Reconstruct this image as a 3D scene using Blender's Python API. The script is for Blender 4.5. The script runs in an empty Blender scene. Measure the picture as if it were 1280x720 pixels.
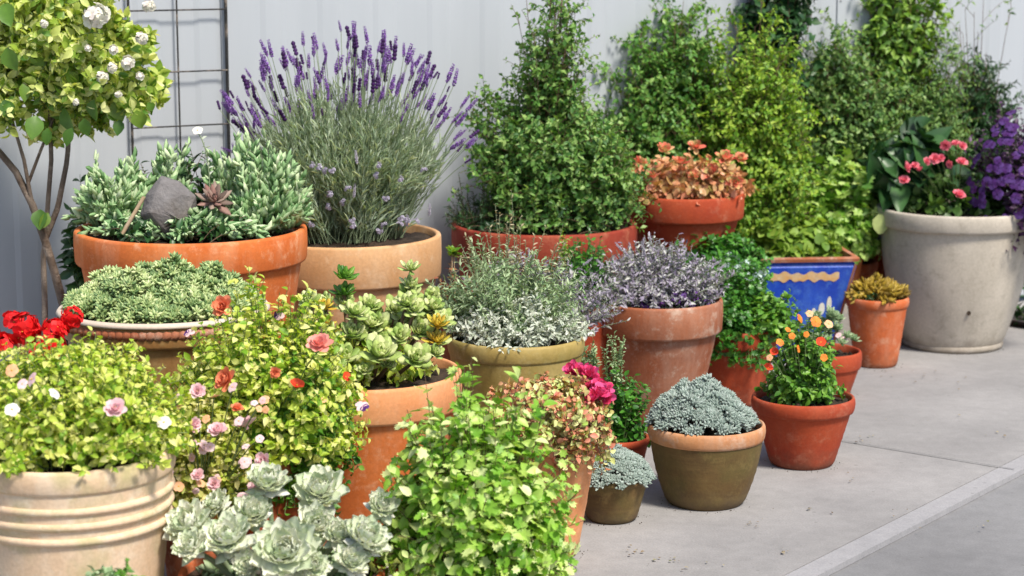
import bpy, math, random
import numpy as np
from mathutils import Vector
R = math.radians
S = bpy.context.scene
# ------------------------------------------------------------------ camera, sky, sun, exposure
FPX = 2570.0; PITCH = R(9.93); CH = 1.4
cam = bpy.data.cameras.new('camera'); co = bpy.data.objects.new('camera', cam)
S.collection.objects.link(co); S.camera = co
co.location = (0, 0, CH); co.rotation_euler = (math.pi/2 - PITCH, 0, 0)
cam.sensor_width = 36; cam.lens = 36*FPX/1280; cam.clip_start = .05; cam.clip_end = 500
cam.dof.use_dof = True; cam.dof.focus_distance = 4.85; cam.dof.aperture_fstop = 4.5
SUN_EL, SUN_AZ = 56, 141          # azimuth clockwise from +Y
w = bpy.data.worlds.new('World'); S.world = w; w.use_nodes = True
nt = w.node_tree; sky = nt.nodes.new('ShaderNodeTexSky'); sky.sky_type = 'NISHITA'; sky.sun_disc = False
sky.sun_elevation = R(SUN_EL); sky.sun_rotation = R(SUN_AZ); sky.air_density = 1.0; sky.dust_density = 2.0
bgn = nt.nodes['Background']; bgn.inputs[1].default_value = .125; nt.links.new(sky.outputs[0], bgn.inputs[0])
sl = bpy.data.lights.new('sun', 'SUN'); sl.energy = 4.1; sl.angle = R(11.0); sl.color = (1, .93, .82)
so = bpy.data.objects.new('sun', sl); S.collection.objects.link(so)
sd = Vector((math.sin(R(SUN_AZ))*math.cos(R(SUN_EL)), math.cos(R(SUN_AZ))*math.cos(R(SUN_EL)), math.sin(R(SUN_EL))))
so.rotation_euler = sd.to_track_quat('Z', 'Y').to_euler(); so.location = (2, -3, 6)
S.view_settings.view_transform = 'Standard'; S.view_settings.look = 'None'
S.view_settings.exposure = 0.42; S.view_settings.gamma = 1; S.view_settings.use_curve_mapping = False

# ------------------------------------------------------------------ helpers
def PX(px, py, Y):
    u = (px-640)/FPX; v = -(py-360)/FPX
    dy = math.cos(PITCH)+v*math.sin(PITCH); dz = -math.sin(PITCH)+v*math.cos(PITCH)
    s = Y/dy
    return np.array([u*s, Y, CH+dz*s])
def K(Y): return FPX/(Y/math.cos(PITCH))*1.0
C = S.collection
rng = np.random.default_rng(7)
def nrm(a): return a/np.maximum(np.linalg.norm(a, axis=-1, keepdims=True), 1e-9)
class G:
    def __init__(s): s.V = []; s.L = []; s.Z = []; s.n = 0
    def add(s, v, faces):
        v = np.asarray(v, float).reshape(-1, 3)
        for k in set(len(f) for f in faces):
            f = np.array([q for q in faces if len(q) == k]); s.L.append((f+s.n).ravel()); s.Z.append(np.full(len(f), k))
        s.V.append(v); s.n += len(v)
    def inst(s, T, pos, d, up, sx, sy, sz=None):
        tv, tf = T; tv = np.array(tv, float); pos = np.asarray(pos, float).reshape(-1, 3); n = len(pos)
        d = nrm(np.broadcast_to(d, (n, 3))); up = np.broadcast_to(up, (n, 3))
        x = np.cross(d, up); bad = np.linalg.norm(x, axis=1) < 1e-4; x[bad] = (1, 0, 0); x = nrm(x); z = np.cross(x, d)
        sx = np.broadcast_to(sx, n)[:, None, None]; sy = np.broadcast_to(sy, n)[:, None, None]
        szz = sy if sz is None else np.broadcast_to(sz, n)[:, None, None]
        v = pos[:, None]+x[:, None]*tv[None, :, 0:1]*sx+d[:, None]*tv[None, :, 1:2]*sy+z[:, None]*tv[None, :, 2:3]*szz
        m = len(tv); off = (np.arange(n)*m)[:, None, None]+s.n
        for k in set(len(f) for f in tf):
            f = np.array([q for q in tf if len(q) == k]); s.L.append((f[None]+off).ravel()); s.Z.append(np.full(len(f)*n, k))
        s.V.append(v.reshape(-1, 3)); s.n += n*m
    def tubes(s, P, r0, r1, sides=4):      # P (n,k,3)
        P = np.asarray(P, float)
        if P.ndim == 2: P = P[None]
        n, k, _ = P.shape
        t = nrm(np.gradient(P, axis=1)); ref = np.array([.31, .92, .23]); a = nrm(np.cross(t, ref)); b = np.cross(t, a)
        rr = (np.broadcast_to(r0, n)[:, None]*(1-np.linspace(0, 1, k))+np.broadcast_to(r1, n)[:, None]*np.linspace(0, 1, k))[:, :, None, None]
        th = np.arange(sides)*2*math.pi/sides
        v = P[:, :, None]+rr*(a[:, :, None]*np.cos(th)[None, None, :, None]+b[:, :, None]*np.sin(th)[None, None, :, None])
        f = []
        for i in range(k-1):
            for j in range(sides):
                f.append((i*sides+j, i*sides+(j+1) % sides, (i+1)*sides+(j+1) % sides, (i+1)*sides+j))
        f.append(tuple(range(sides))[::-1]) if sides == 4 else None
        f = np.array([q for q in f if q]); m = k*sides
        off = (np.arange(n)*m)[:, None, None]+s.n
        s.L.append((f[None]+off).ravel()); s.Z.append(np.full(len(f)*n, 4)); s.V.append(v.reshape(-1, 3)); s.n += n*m
    def lathe(s, prof, seg=72, c=(0, 0, 0), wob=0, seed=0):
        th = np.arange(seg)*2*math.pi/seg; V = []
        for i, (r, z) in enumerate(prof):
            rr = r*(1+wob*np.sin(2*th+seed)+wob*.6*np.sin(3*th+seed*2.3)+wob*.4*np.sin(5*th+seed*1.7))
            V.append(np.stack([c[0]+rr*np.cos(th), c[1]+rr*np.sin(th), c[2]+z+0*th], 1))
        f = [(i*seg+j, i*seg+(j+1) % seg, (i+1)*seg+(j+1) % seg, (i+1)*seg+j) for i in range(len(prof)-1) for j in range(seg)]
        s.add(np.concatenate(V), f)
    def box(s, c, size, rz=0):
        x, y, z = [q/2 for q in size]
        v = np.array([(-x,-y,-z),(x,-y,-z),(x,y,-z),(-x,y,-z),(-x,-y,z),(x,-y,z),(x,y,z),(-x,y,z)])
        cc, ss = math.cos(rz), math.sin(rz); v = v@np.array([(cc, ss, 0), (-ss, cc, 0), (0, 0, 1)])+np.array(c)
        s.add(v, [(0,3,2,1),(4,5,6,7),(0,1,5,4),(1,2,6,5),(2,3,7,6),(3,0,4,7)])
    def build(s, name, mat, parent=None, smooth=True, auto=None):
        V = np.concatenate(s.V); L = np.concatenate(s.L).astype(np.int32); Z = np.concatenate(s.Z).astype(np.int32)
        me = bpy.data.meshes.new(name); me.vertices.add(len(V)); me.vertices.foreach_set('co', V.astype(np.float32).ravel())
        me.loops.add(len(L)); me.loops.foreach_set('vertex_index', L); me.polygons.add(len(Z))
        me.polygons.foreach_set('loop_start', np.concatenate([[0], np.cumsum(Z)[:-1]]).astype(np.int32))
        me.update(calc_edges=True); me.validate()
        me.polygons.foreach_set('use_smooth', np.full(len(me.polygons), smooth))
        me.materials.append(mat); o = bpy.data.objects.new(name, me); C.objects.link(o)
        if parent is not None: o.parent = parent
        if auto:
            try:
                me.set_sharp_from_angle(angle=R(auto))
            except Exception: pass
        return o
def thing(name, label, cat, loc=(0, 0, 0), rz=0, group=None):
    o = bpy.data.objects.new(name, None); C.objects.link(o); o.location = loc; o.rotation_euler = (0, 0, rz); o.empty_display_size = .05
    o['label'] = label; o['category'] = cat
    if group: o['group'] = group
    return o
def tag(o, label=None, cat=None, group=None, kind=None):
    for k, v in (('label', label), ('category', cat), ('group', group), ('kind', kind)):
        if v: o[k] = v
    return o

# ------------------------------------------------------------------ materials
def newmat(name):
    m = bpy.data.materials.new(name); m.use_nodes = True; t = m.node_tree
    return m, t, t.nodes, t.links, t.nodes['Principled BSDF']
def ramp(N, cols, pos=None):
    r = N.new('ShaderNodeValToRGB'); e = r.color_ramp.elements
    while len(e) < len(cols): e.new(.5)
    for i, c in enumerate(cols):
        e[i].position = (i/(len(cols)-1)) if pos is None else pos[i]; e[i].color = (*c, 1)
    return r
def leafmat(name, cols, rough=.45, tr=.25, spec=.5, fuzz=0):
    m, t, N, L, P = newmat(name)
    g = N.new('ShaderNodeNewGeometry'); r = ramp(N, cols); L.new(g.outputs['Random Per Island'], r.inputs[0])
    no = N.new('ShaderNodeTexNoise'); no.inputs['Scale'].default_value = 55; no.inputs['Detail'].default_value = 2
    tc = N.new('ShaderNodeTexCoord'); L.new(tc.outputs['Object'], no.inputs[0])
    hs = N.new('ShaderNodeHueSaturation'); L.new(r.outputs[0], hs.inputs['Color'])
    mp = N.new('ShaderNodeMapRange'); mp.inputs[3].default_value = .72; mp.inputs[4].default_value = 1.28; L.new(no.outputs[0], mp.inputs[0]); L.new(mp.outputs[0], hs.inputs['Value'])
    L.new(hs.outputs[0], P.inputs['Base Color']); P.inputs['Roughness'].default_value = rough; P.inputs['Specular IOR Level'].default_value = spec
    if fuzz: P.inputs['Sheen Weight'].default_value = fuzz
    if tr > 0:
        tb = N.new('ShaderNodeBsdfTranslucent'); gm = N.new('ShaderNodeMix'); gm.data_type = 'RGBA'; gm.blend_type = 'MULTIPLY'; gm.inputs[0].default_value = 1
        gm.inputs['B'].default_value = (1.25, 1.15, .55, 1) if spec != .31 else (1, 1, 1, 1)
        L.new(hs.outputs[0], gm.inputs['A']); L.new(gm.outputs['Result'], tb.inputs[0])
        mx = N.new('ShaderNodeMixShader'); mx.inputs[0].default_value = tr; L.new(P.outputs[0], mx.inputs[1]); L.new(tb.outputs[0], mx.inputs[2])
        L.new(mx.outputs[0], N['Material Output'].inputs[0])
    return m
def petalmat(name, cols, tr=.25): return leafmat(name, cols, .6, tr, .31)
def claymat(name, a, b, stain=(.55, .45, .36), amt=.35, rough=.85, bands=0, moss=None, scale=6, bump=.13):
    m, t, N, L, P = newmat(name)
    tc = N.new('ShaderNodeTexCoord'); oi = N.new('ShaderNodeObjectInfo')
    ad = N.new('ShaderNodeVectorMath'); ad.operation = 'ADD'; L.new(tc.outputs['Object'], ad.inputs[0])
    cx = N.new('ShaderNodeCombineXYZ'); ml = N.new('ShaderNodeMath'); ml.operation = 'MULTIPLY'; ml.inputs[1].default_value = 17
    L.new(oi.outputs['Random'], ml.inputs[0]); L.new(ml.outputs[0], cx.inputs[0]); L.new(ml.outputs[0], cx.inputs[1]); L.new(cx.outputs[0], ad.inputs[1])
    n1 = N.new('ShaderNodeTexNoise'); n1.inputs['Scale'].default_value = scale; n1.inputs['Detail'].default_value = 7; n1.inputs['Roughness'].default_value = .62; L.new(ad.outputs[0], n1.inputs[0])
    r1 = ramp(N, [a, b], [.35, .65]); L.new(n1.outputs[0], r1.inputs[0])
    # pale lime and salt patches, streaked downwards
    mp = N.new('ShaderNodeMapping'); mp.inputs['Scale'].default_value = (11, 11, 3.0) if not bands else (2, 2, bands); L.new(ad.outputs[0], mp.inputs[0])
    n2 = N.new('ShaderNodeTexNoise'); n2.inputs['Scale'].default_value = 1.0; n2.inputs['Detail'].default_value = 6; n2.inputs['Roughness'].default_value = .65; L.new(mp.outputs[0], n2.inputs[0])
    r2 = ramp(N, [(0, 0, 0), (1, 1, 1)], [.47, .72]); L.new(n2.outputs[0], r2.inputs[0])
    f = N.new('ShaderNodeMath'); f.operation = 'MULTIPLY'; f.inputs[1].default_value = amt; L.new(r2.outputs[0], f.inputs[0])
    mx = N.new('ShaderNodeMix'); mx.data_type = 'RGBA'; L.new(f.outputs[0], mx.inputs[0]); L.new(r1.outputs[0], mx.inputs['A']); mx.inputs['B'].default_value = (*stain, 1)
    out = mx.outputs['Result']
    if moss:
        n3 = N.new('ShaderNodeTexNoise'); n3.inputs['Scale'].default_value = 9; n3.inputs['Detail'].default_value = 5; L.new(ad.outputs[0], n3.inputs[0])
        r3 = ramp(N, [(0, 0, 0), (1, 1, 1)], [.5, .68]); L.new(n3.outputs[0], r3.inputs[0])
        m3 = N.new('ShaderNodeMix'); m3.data_type = 'RGBA'; L.new(r3.outputs[0], m3.inputs[0]); L.new(out, m3.inputs['A']); m3.inputs['B'].default_value = (*moss, 1); out = m3.outputs['Result']
    # soil splash and damp tide mark near the foot, broken up by noise
    sx_ = N.new('ShaderNodeSeparateXYZ'); L.new(tc.outputs['Object'], sx_.inputs[0])
    n5 = N.new('ShaderNodeTexNoise'); n5.inputs['Scale'].default_value = 28; n5.inputs['Detail'].default_value = 6; L.new(ad.outputs[0], n5.inputs[0])
    ma = N.new('ShaderNodeMath'); ma.operation = 'MULTIPLY_ADD'; L.new(n5.outputs[0], ma.inputs[0]); ma.inputs[1].default_value = -.11; L.new(sx_.outputs[2], ma.inputs[2])
    mr5 = N.new('ShaderNodeMapRange'); mr5.inputs[1].default_value = -.055; mr5.inputs[2].default_value = .005; mr5.inputs[3].default_value = .55; mr5.inputs[4].default_value = 0; L.new(ma.outputs[0], mr5.inputs[0])
    m5 = N.new('ShaderNodeMix'); m5.data_type = 'RGBA'; L.new(mr5.outputs[0], m5.inputs[0]); L.new(out, m5.inputs['A']); m5.inputs['B'].default_value = (.10, .07, .045, 1); out = m5.outputs['Result']
    n6 = N.new('ShaderNodeTexNoise'); n6.inputs['Scale'].default_value = 19; n6.inputs['Detail'].default_value = 8; n6.inputs['Roughness'].default_value = .75; L.new(ad.outputs[0], n6.inputs[0])
    r6 = ramp(N, [(0, 0, 0), (.55, .55, .55)], [.53, .68]); L.new(n6.outputs[0], r6.inputs[0])
    m6 = N.new('ShaderNodeMix'); m6.data_type = 'RGBA'; L.new(r6.outputs[0], m6.inputs[0]); L.new(out, m6.inputs['A']); m6.inputs['B'].default_value = (*stain, 1); out = m6.outputs['Result']
    # fine specks
    n4 = N.new('ShaderNodeTexNoise'); n4.inputs['Scale'].default_value = 130; n4.inputs['Detail'].default_value = 3; L.new(ad.outputs[0], n4.inputs[0])
    hs = N.new('ShaderNodeHueSaturation'); m4 = N.new('ShaderNodeMapRange'); m4.inputs[1].default_value = .3; m4.inputs[2].default_value = .7; m4.inputs[3].default_value = .92; m4.inputs[4].default_value = 1.07
    L.new(n4.outputs[0], m4.inputs[0]); L.new(m4.outputs[0], hs.inputs['Value']); L.new(out, hs.inputs['Color']); L.new(hs.outputs[0], P.inputs['Base Color'])
    P.inputs['Roughness'].default_value = rough; P.inputs['Specular IOR Level'].default_value = .3
    bp = N.new('ShaderNodeBump'); bp.inputs['Strength'].default_value = bump; bp.inputs['Distance'].default_value = .004
    av = N.new('ShaderNodeMath'); L.new(n1.outputs[0], av.inputs[0]); L.new(n4.outputs[0], av.inputs[1]); L.new(av.outputs[0], bp.inputs['Height']); L.new(bp.outputs[0], P.inputs['Normal'])
    return m
M = {}
M['terra'] = claymat('terracotta_orange', (.40, .078, .022), (.49, .115, .034), stain=(.58, .34, .22), amt=.4)
M['terra_bright'] = claymat('terracotta_bright', (.50, .115, .024), (.59, .165, .04), stain=(.72, .42, .25), amt=.35)
M['terra_red'] = claymat('terracotta_red', (.29, .036, .014), (.37, .06, .019), stain=(.44, .17, .10), amt=.22)
M['terra_old'] = claymat('terracotta_weathered', (.25, .075, .033), (.34, .115, .052), amt=.28)
M['peach'] = claymat('clay_peach', (.60, .235, .09), (.68, .30, .13), stain=(.7, .45, .28), amt=.3)
M['tan'] = claymat('clay_tan', (.50, .27, .12), (.58, .34, .17), stain=(.66, .48, .32), amt=.4)
M['olive'] = claymat('glaze_olive_brown', (.095, .056, .02), (.165, .10, .034), stain=(.22, .155, .055), amt=.6, bands=22, moss=(.115, .085, .026), rough=.7)
M['olive_yellow'] = claymat('glaze_olive_yellow', (.26, .19, .05), (.38, .28, .09), stain=(.5, .42, .2), amt=.5, moss=(.22, .19, .05), rough=.6)
M['rim_brown'] = claymat('clay_rim_brown', (.42, .17, .065), (.52, .25, .11), amt=.4)
M['cream'] = claymat('clay_cream', (.60, .42, .27), (.68, .51, .35), stain=(.78, .69, .55), amt=.5, moss=(.44, .38, .20), scale=3)
M['stone_pot'] = claymat('weathered_grey_pot', (.43, .385, .32), (.52, .47, .40), stain=(.28, .25, .2), amt=.4, scale=4)
M['glaze_brown'] = claymat('brown_glaze', (.20, .10, .035), (.33, .16, .05), stain=(.4, .28, .12), amt=.5, rough=.5)
M['white_lip'] = claymat('pale_lip', (.52, .43, .35), (.62, .53, .44), amt=.4)
M['pink_rim'] = claymat('pink_paint', (.62, .03, .15), (.78, .08, .28), stain=(.8, .3, .4), amt=.5, rough=.5)
M['blue'] = claymat('blue_glaze', (.012, .045, .38), (.02, .08, .52), stain=(.1, .25, .6), amt=.5, rough=.25, bump=.1)
M['blue_in'] = claymat('turquoise_glaze', (.02, .16, .5), (.03, .22, .6), rough=.25, bump=.1)
M['paint_cream'] = claymat('cream_orange_glaze', (.68, .52, .30), (.66, .36, .12), rough=.35, scale=30, bump=.1)
M['paint_white'] = claymat('white_glaze', (.7, .7, .66), (.75, .75, .6), rough=.35, bump=.1)
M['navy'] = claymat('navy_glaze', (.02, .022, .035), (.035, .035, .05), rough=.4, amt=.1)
M['soil'] = claymat('potting_soil', (.018, .012, .008), (.05, .033, .022), stain=(.09, .06, .04), amt=.4, scale=40, bump=1)
M['block'] = claymat('concrete_block', (.25, .24, .23), (.33, .32, .30), scale=12)
M['rock'] = claymat('grey_stone', (.07, .065, .068), (.16, .15, .15), stain=(.24, .23, .23), amt=.5, scale=12, bump=.8)
M['bark'] = claymat('grey_brown_bark', (.10, .07, .05), (.19, .15, .12), amt=.3, scale=25, bump=.8)
M['twig'] = claymat('pale_twig', (.42, .30, .18), (.5, .38, .24), scale=25)
M['drybrown'] = leafmat('dried_leaf', [(.16, .11, .09), (.34, .25, .20), (.26, .12, .10)], .8, .1)
M['metal_black'] = claymat('black_iron', (.012, .013, .014), (.03, .03, .03), amt=.05, rough=.5, bump=.1)
M['stemg'] = leafmat('green_stem', [(.10, .16, .05), (.16, .22, .08)], .6, 0)
M['stembrown'] = leafmat('brown_stem', [(.10, .06, .035), (.17, .10, .06)], .7, 0)
M['stemgrey'] = leafmat('grey_green_stem', [(.16, .22, .12), (.24, .30, .17)], .7, 0)

def concrete(name, a, b, line=None):
    m, t, N, L, P = newmat(name); tc = N.new('ShaderNodeTexCoord')
    n1 = N.new('ShaderNodeTexNoise'); n1.inputs['Scale'].default_value = 1.7; n1.inputs['Detail'].default_value = 9; n1.inputs['Roughness'].default_value = .6; L.new(tc.outputs['Object'], n1.inputs[0])
    r1 = ramp(N, [a, b], [.33, .67]); L.new(n1.outputs[0], r1.inputs[0])
    n2 = N.new('ShaderNodeTexNoise'); n2.inputs['Scale'].default_value = 210; n2.inputs['Detail'].default_value = 4; L.new(tc.outputs['Object'], n2.inputs[0])
    n3 = N.new('ShaderNodeTexNoise'); n3.inputs['Scale'].default_value = 24; n3.inputs['Detail'].default_value = 8; n3.inputs['Roughness'].default_value = .7; L.new(tc.outputs['Object'], n3.inputs[0])
    hs = N.new('ShaderNodeHueSaturation'); mr = N.new('ShaderNodeMapRange'); mr.inputs[1].default_value = .3; mr.inputs[2].default_value = .7; mr.inputs[3].default_value = .8; mr.inputs[4].default_value = 1.17
    sm = N.new('ShaderNodeMath'); sm.operation = 'ADD'; L.new(n2.outputs[0], sm.inputs[0]); L.new(n3.outputs[0], sm.inputs[1])
    hf = N.new('ShaderNodeMath'); hf.operation = 'MULTIPLY'; hf.inputs[1].default_value = .5; L.new(sm.outputs[0], hf.inputs[0])
    L.new(hf.outputs[0], mr.inputs[0]); L.new(mr.outputs[0], hs.inputs['Value']); L.new(r1.outputs[0], hs.inputs['Color'])
    # small dark pits and stains
    vo = N.new('ShaderNodeTexVoronoi'); vo.inputs['Scale'].default_value = 13; vo.inputs['Randomness'].default_value = 1; L.new(tc.outputs['Object'], vo.inputs[0])
    nd = N.new('ShaderNodeMath'); nd.operation = 'MULTIPLY_ADD'; L.new(n3.outputs[0], nd.inputs[0]); nd.inputs[1].default_value = .30; nd.inputs[2].default_value = -.095
    lt = N.new('ShaderNodeMath'); lt.operation = 'LESS_THAN'; L.new(vo.outputs['Distance'], lt.inputs[0]); L.new(nd.outputs[0], lt.inputs[1])
    k = N.new('ShaderNodeMath'); k.operation = 'MULTIPLY'; k.inputs[1].default_value = .28; L.new(lt.outputs[0], k.inputs[0])
    mx = N.new('ShaderNodeMix'); mx.data_type = 'RGBA'; L.new(k.outputs[0], mx.inputs[0]); L.new(hs.outputs[0], mx.inputs['A']); mx.inputs['B'].default_value = (.08, .075, .07, 1)
    L.new(mx.outputs['Result'], P.inputs['Base Color']); P.inputs['Roughness'].default_value = .9; P.inputs['Specular IOR Level'].default_value = .3
    bp = N.new('ShaderNodeBump'); bp.inputs['Strength'].default_value = .35; bp.inputs['Distance'].default_value = .004; L.new(hf.outputs[0], bp.inputs['Height']); L.new(bp.outputs[0], P.inputs['Normal'])
    return m

# ------------------------------------------------------------------ templates (x width, y length, z normal)
RH = ([(0, 0, 0), (.5, .45, .10), (0, 1, -.05), (-.5, .45, .10)], [(0, 1, 2), (0, 2, 3)])
def strip(hw, fold=.12, droop=.25):
    n = len(hw); V = []; F = []
    for i, h in enumerate(hw):
        y = i/(n-1); z = -droop*y*y
        V += [(-h, y, z+fold*h*2), (0, y, z), (h, y, z+fold*h*2)]
    for i in range(n-1):
        for j in range(2): F.append((i*3+j, i*3+j+1, (i+1)*3+j+1, (i+1)*3+j))
    return V, F
OVS = strip([.06, .5, .02], .14, .2)
OV = strip([.06, .42, .5, .34, .02], .14, .22)
RDL = strip([.12, .46, .5, .40, .12], .10, .10)
STR = strip([.35, .5, .42, .05], .1, .18)
PET = strip([.14, .36, .5, .44, .2], .08, .18)
PETUP = strip([.14, .40, .5, .46, .2], .22, -.30)
def lobed():
    o = [(.0, 0), (.16, .22), (.46, .2), (.38, .42), (.56, .62), (.28, .62), (.24, .86), (.06, .8), (0, 1.0)]
    pts = o+[(-x, y) for x, y in o[-2:0:-1]]
    V = [(0, .42, -.06)]+[(x, y, .10*abs(x)+.05*math.sin(9*x+7*y)-.1*y*y) for x, y in pts]; n = len(pts)
    return V, [(0, 1+i, 1+(i+1) % n) for i in range(n)]
LOB = lobed()
def flesh(hw=(.22, .40, .5, .36, .03), th=.16, curl=.22):
    n = len(hw); V = []; F = []
    for i, h in enumerate(hw):
        y = i/(n-1); z = curl*y*y; q = th*h*2
        V += [(-h, y, z+.05*h), (0, y, z+q*.25), (h, y, z+.05*h), (0, y, z-q*.75)]
    for i in range(n-1):
        for j in range(4): F.append((i*4+j, i*4+(j+1) % 4, (i+1)*4+(j+1) % 4, (i+1)*4+j))
    return V, F
def ruffled(hw, up=.25, fr=.04):
    n = len(hw); V = []; F = []
    for i, h in enumerate(hw):
        y = i/(n-1); z = up*y*y; e = fr*(1 if i % 2 else -1)*(y+.2)
        V += [(-h, y-.05*y, z+e+.1), (-h*.55, y, z+.02), (h*.55, y, z+.02), (h, y-.05*y, z-e+.1)]
    for i in range(n-1):
        for j in range(3): F.append((i*4+j, i*4+j+1, (i+1)*4+j+1, (i+1)*4+j))
    return V, F
RUF = ruffled([.14, .30, .42, .47, .50, .44, .32, .10])
FL = flesh(); FLN = flesh((.3, .5, .45, .05), .5, .12)
FLR = flesh((.16, .30, .5, .46, .16), .12, .30)
BUD = ([(.5*math.cos(a)*s, y, .5*math.sin(a)*s) for y, s in ((0, .3), (.35, 1), (.75, .8), (1, .1)) for a in np.arange(5)*2*math.pi/5],
       [(i*5+j, i*5+(j+1) % 5, (i+1)*5+(j+1) % 5, (i+1)*5+j) for i in range(3) for j in range(5)]+[(15, 16, 17, 18, 19)])

def bez(P0, P1, P2, t):
    t = np.asarray(t)
    if t.ndim == 1: t = np.broadcast_to(t, (len(P0), len(t)))
    t = t[..., None]; a, b, c = P0[:, None], P1[:, None], P2[:, None]
    return (1-t)**2*a+2*t*(1-t)*b+t*t*c, 2*(1-t)*(b-a)+2*t*(c-b)
def dome_tips(c, rx, ry, h, n, thmax=88, lump=.14, kmin=.72, seed=None):
    u = rng.random(n); ph = rng.random(n)*2*math.pi
    th = np.arccos(1-u*(1-math.cos(R(thmax))))
    a = rng.random(4)*6.28
    k = (kmin+(1.04-kmin)*rng.random(n)**.5)*(1+lump*np.sin(3*ph+a[0])*np.sin(2.5*th+a[1])+lump*.7*np.sin(5*ph+a[2])*np.cos(4*th+a[3]))
    return c+np.stack([rx*np.sin(th)*np.cos(ph)*k, ry*np.sin(th)*np.sin(ph)*k, h*np.cos(th)*k], 1)
def leaves(gl, P0, P1, P2, m, t0, ln, wd, T, ang=55, t1=1.0, var=.5, upn=.5, tipscale=.75, jit=.25):
    n = len(P0); t = t0+(t1-t0)*(np.arange(m)[None]+rng.random((n, m)))/m
    p, d = bez(P0, P1, P2, t); d = nrm(d)
    p = p.reshape(-1, 3); d = d.reshape(-1, 3); N = n*m
    ref = nrm(rng.normal(size=(N, 3))); side = nrm(np.cross(d, ref))
    a = R(ang+(16 if T is OV or T is OVS or T is RDL or T is LOB else 0))*(1+jit*rng.normal(size=N))[:, None]
    dr = d*np.cos(a)+side*np.sin(a)
    up = nrm(d*.6+np.array([0, 0, upn])+rng.normal(size=(N, 3))*.5+np.array([.08, -.18, 0]))
    tt = t.reshape(-1); s = ln*(1-(1-tipscale)*(tt-t0)/max(1e-6, t1-t0))*(1+var*(rng.random(N)*2-1))
    gl.inst(T, p, dr, up, s*wd/ln, s)
def bush(gl, gs, base, br, dims, n, m, ln, wd, T, t0=.3, ang=55, thmax=88, lump=.14, kmin=.7, bow=.55, stem=.0015, off=(0, 0, 0), sides=0, slen=.1, upn=.5, lowbase=0, tipscale=.75):
    """shoots fan out from a base disc to a lumpy dome; returns (tips, directions)"""
    base = np.asarray(base, float); rx, ry, h = dims
    tips = dome_tips(base+np.array(off), rx, ry, h, n, thmax, lump, kmin)
    a = rng.random(n)*6.283; rr = br*np.sqrt(rng.random(n))
    P0 = base+np.stack([rr*np.cos(a), rr*np.sin(a), np.full(n, -lowbase)], 1)
    o = tips-base; P0[:, :2] = .4*P0[:, :2]+.6*(base[:2]+o[:, :2]*min(1, br/max(rx, 1e-6)))
    P1 = P0+(tips-P0)*.5; P1[:, 2] += np.linalg.norm((tips-P0), axis=1)*bow*.35
    P1 += rng.normal(size=P1.shape)*h*.04
    if gs is not None: gs.tubes(bez(P0, P1, tips, np.linspace(0, 1, 6))[0], stem, stem*.5, 3)
    if sides:
        q = rng.random((n, sides))*(1-t0)+t0; p, d = bez(P0, P1, tips, q); p = p.reshape(-1, 3); d = nrm(d.reshape(-1, 3)); N = len(p)
        s = nrm(np.cross(d, rng.normal(size=(N, 3)))); e = p+(d*.75+s*.7+np.array([0, 0, .1]))*slen*(.5+.7*rng.random(N))[:, None]
        md = (p+e)/2+np.array([0, 0, .12])*slen
        if gs is not None: gs.tubes(bez(p, md, e, np.linspace(0, 1, 4))[0], stem*.6, stem*.35, 3)
        leaves(gl, p, md, e, m, .1, ln, wd, T, ang, upn=upn, tipscale=tipscale)
        leaves(gl, P0, P1, tips, m, .6, ln, wd, T, ang, upn=upn, tipscale=tipscale)
    else:
        leaves(gl, P0, P1, tips, m, t0, ln, wd, T, ang, upn=upn, tipscale=tipscale)
    d = nrm(tips-P1)
    return tips, d
def ballbush(gl, gs, base, c, dims, n, m, ln, wd_, T=OV, sides=8, slen=.1, lump=.15, stem=.002, t0=.35, lo=-.75):
    """shoots from the pot fill a whole ellipsoidal crown centred at c"""
    v = nrm(rng.normal(size=(n*3, 3))); v = v[v[:, 2] > lo][:n]; n = len(v); ph = np.arctan2(v[:, 1], v[:, 0]); a = rng.random(3)*6.28
    k = (.40+.72*rng.random(n)**.8)*(1+lump*np.sin(3*ph+a[0]+3*v[:, 2])+lump*np.sin(7*v[:, 2]+a[1]+2*ph)); tips = c+v*np.array(dims)*k[:, None]
    P0 = base+rng.normal(size=(n, 3))*np.array([.02, .02, 0]); P1 = np.array(base)*.35+tips*.65; P1[:, :2] = np.array(base)[:2]*.55+tips[:, :2]*.45; P1[:, 2] = np.minimum(P1[:, 2], tips[:, 2]+.02)
    gs.tubes(bez(P0, P1, tips, np.linspace(0, 1, 8))[0], stem, stem*.4, 4)
    q = .45+.55*rng.random((n, sides)); p_, d = bez(P0, P1, tips, q); p_ = p_.reshape(-1, 3); d = nrm(d.reshape(-1, 3)); N_ = len(p_)
    s_ = nrm(np.cross(d, rng.normal(size=(N_, 3)))); e = p_+(d*.6+s_*.8+np.array([0, 0, .15]))*slen*(.5+.7*rng.random(N_))[:, None]; md = (p_+e)/2+np.array([0, 0, .15])*slen
    gs.tubes(bez(p_, md, e, np.linspace(0, 1, 4))[0], stem*.5, stem*.3, 3)
    leaves(gl, p_, md, e, m, .1, ln, wd_, T, 55)
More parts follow.
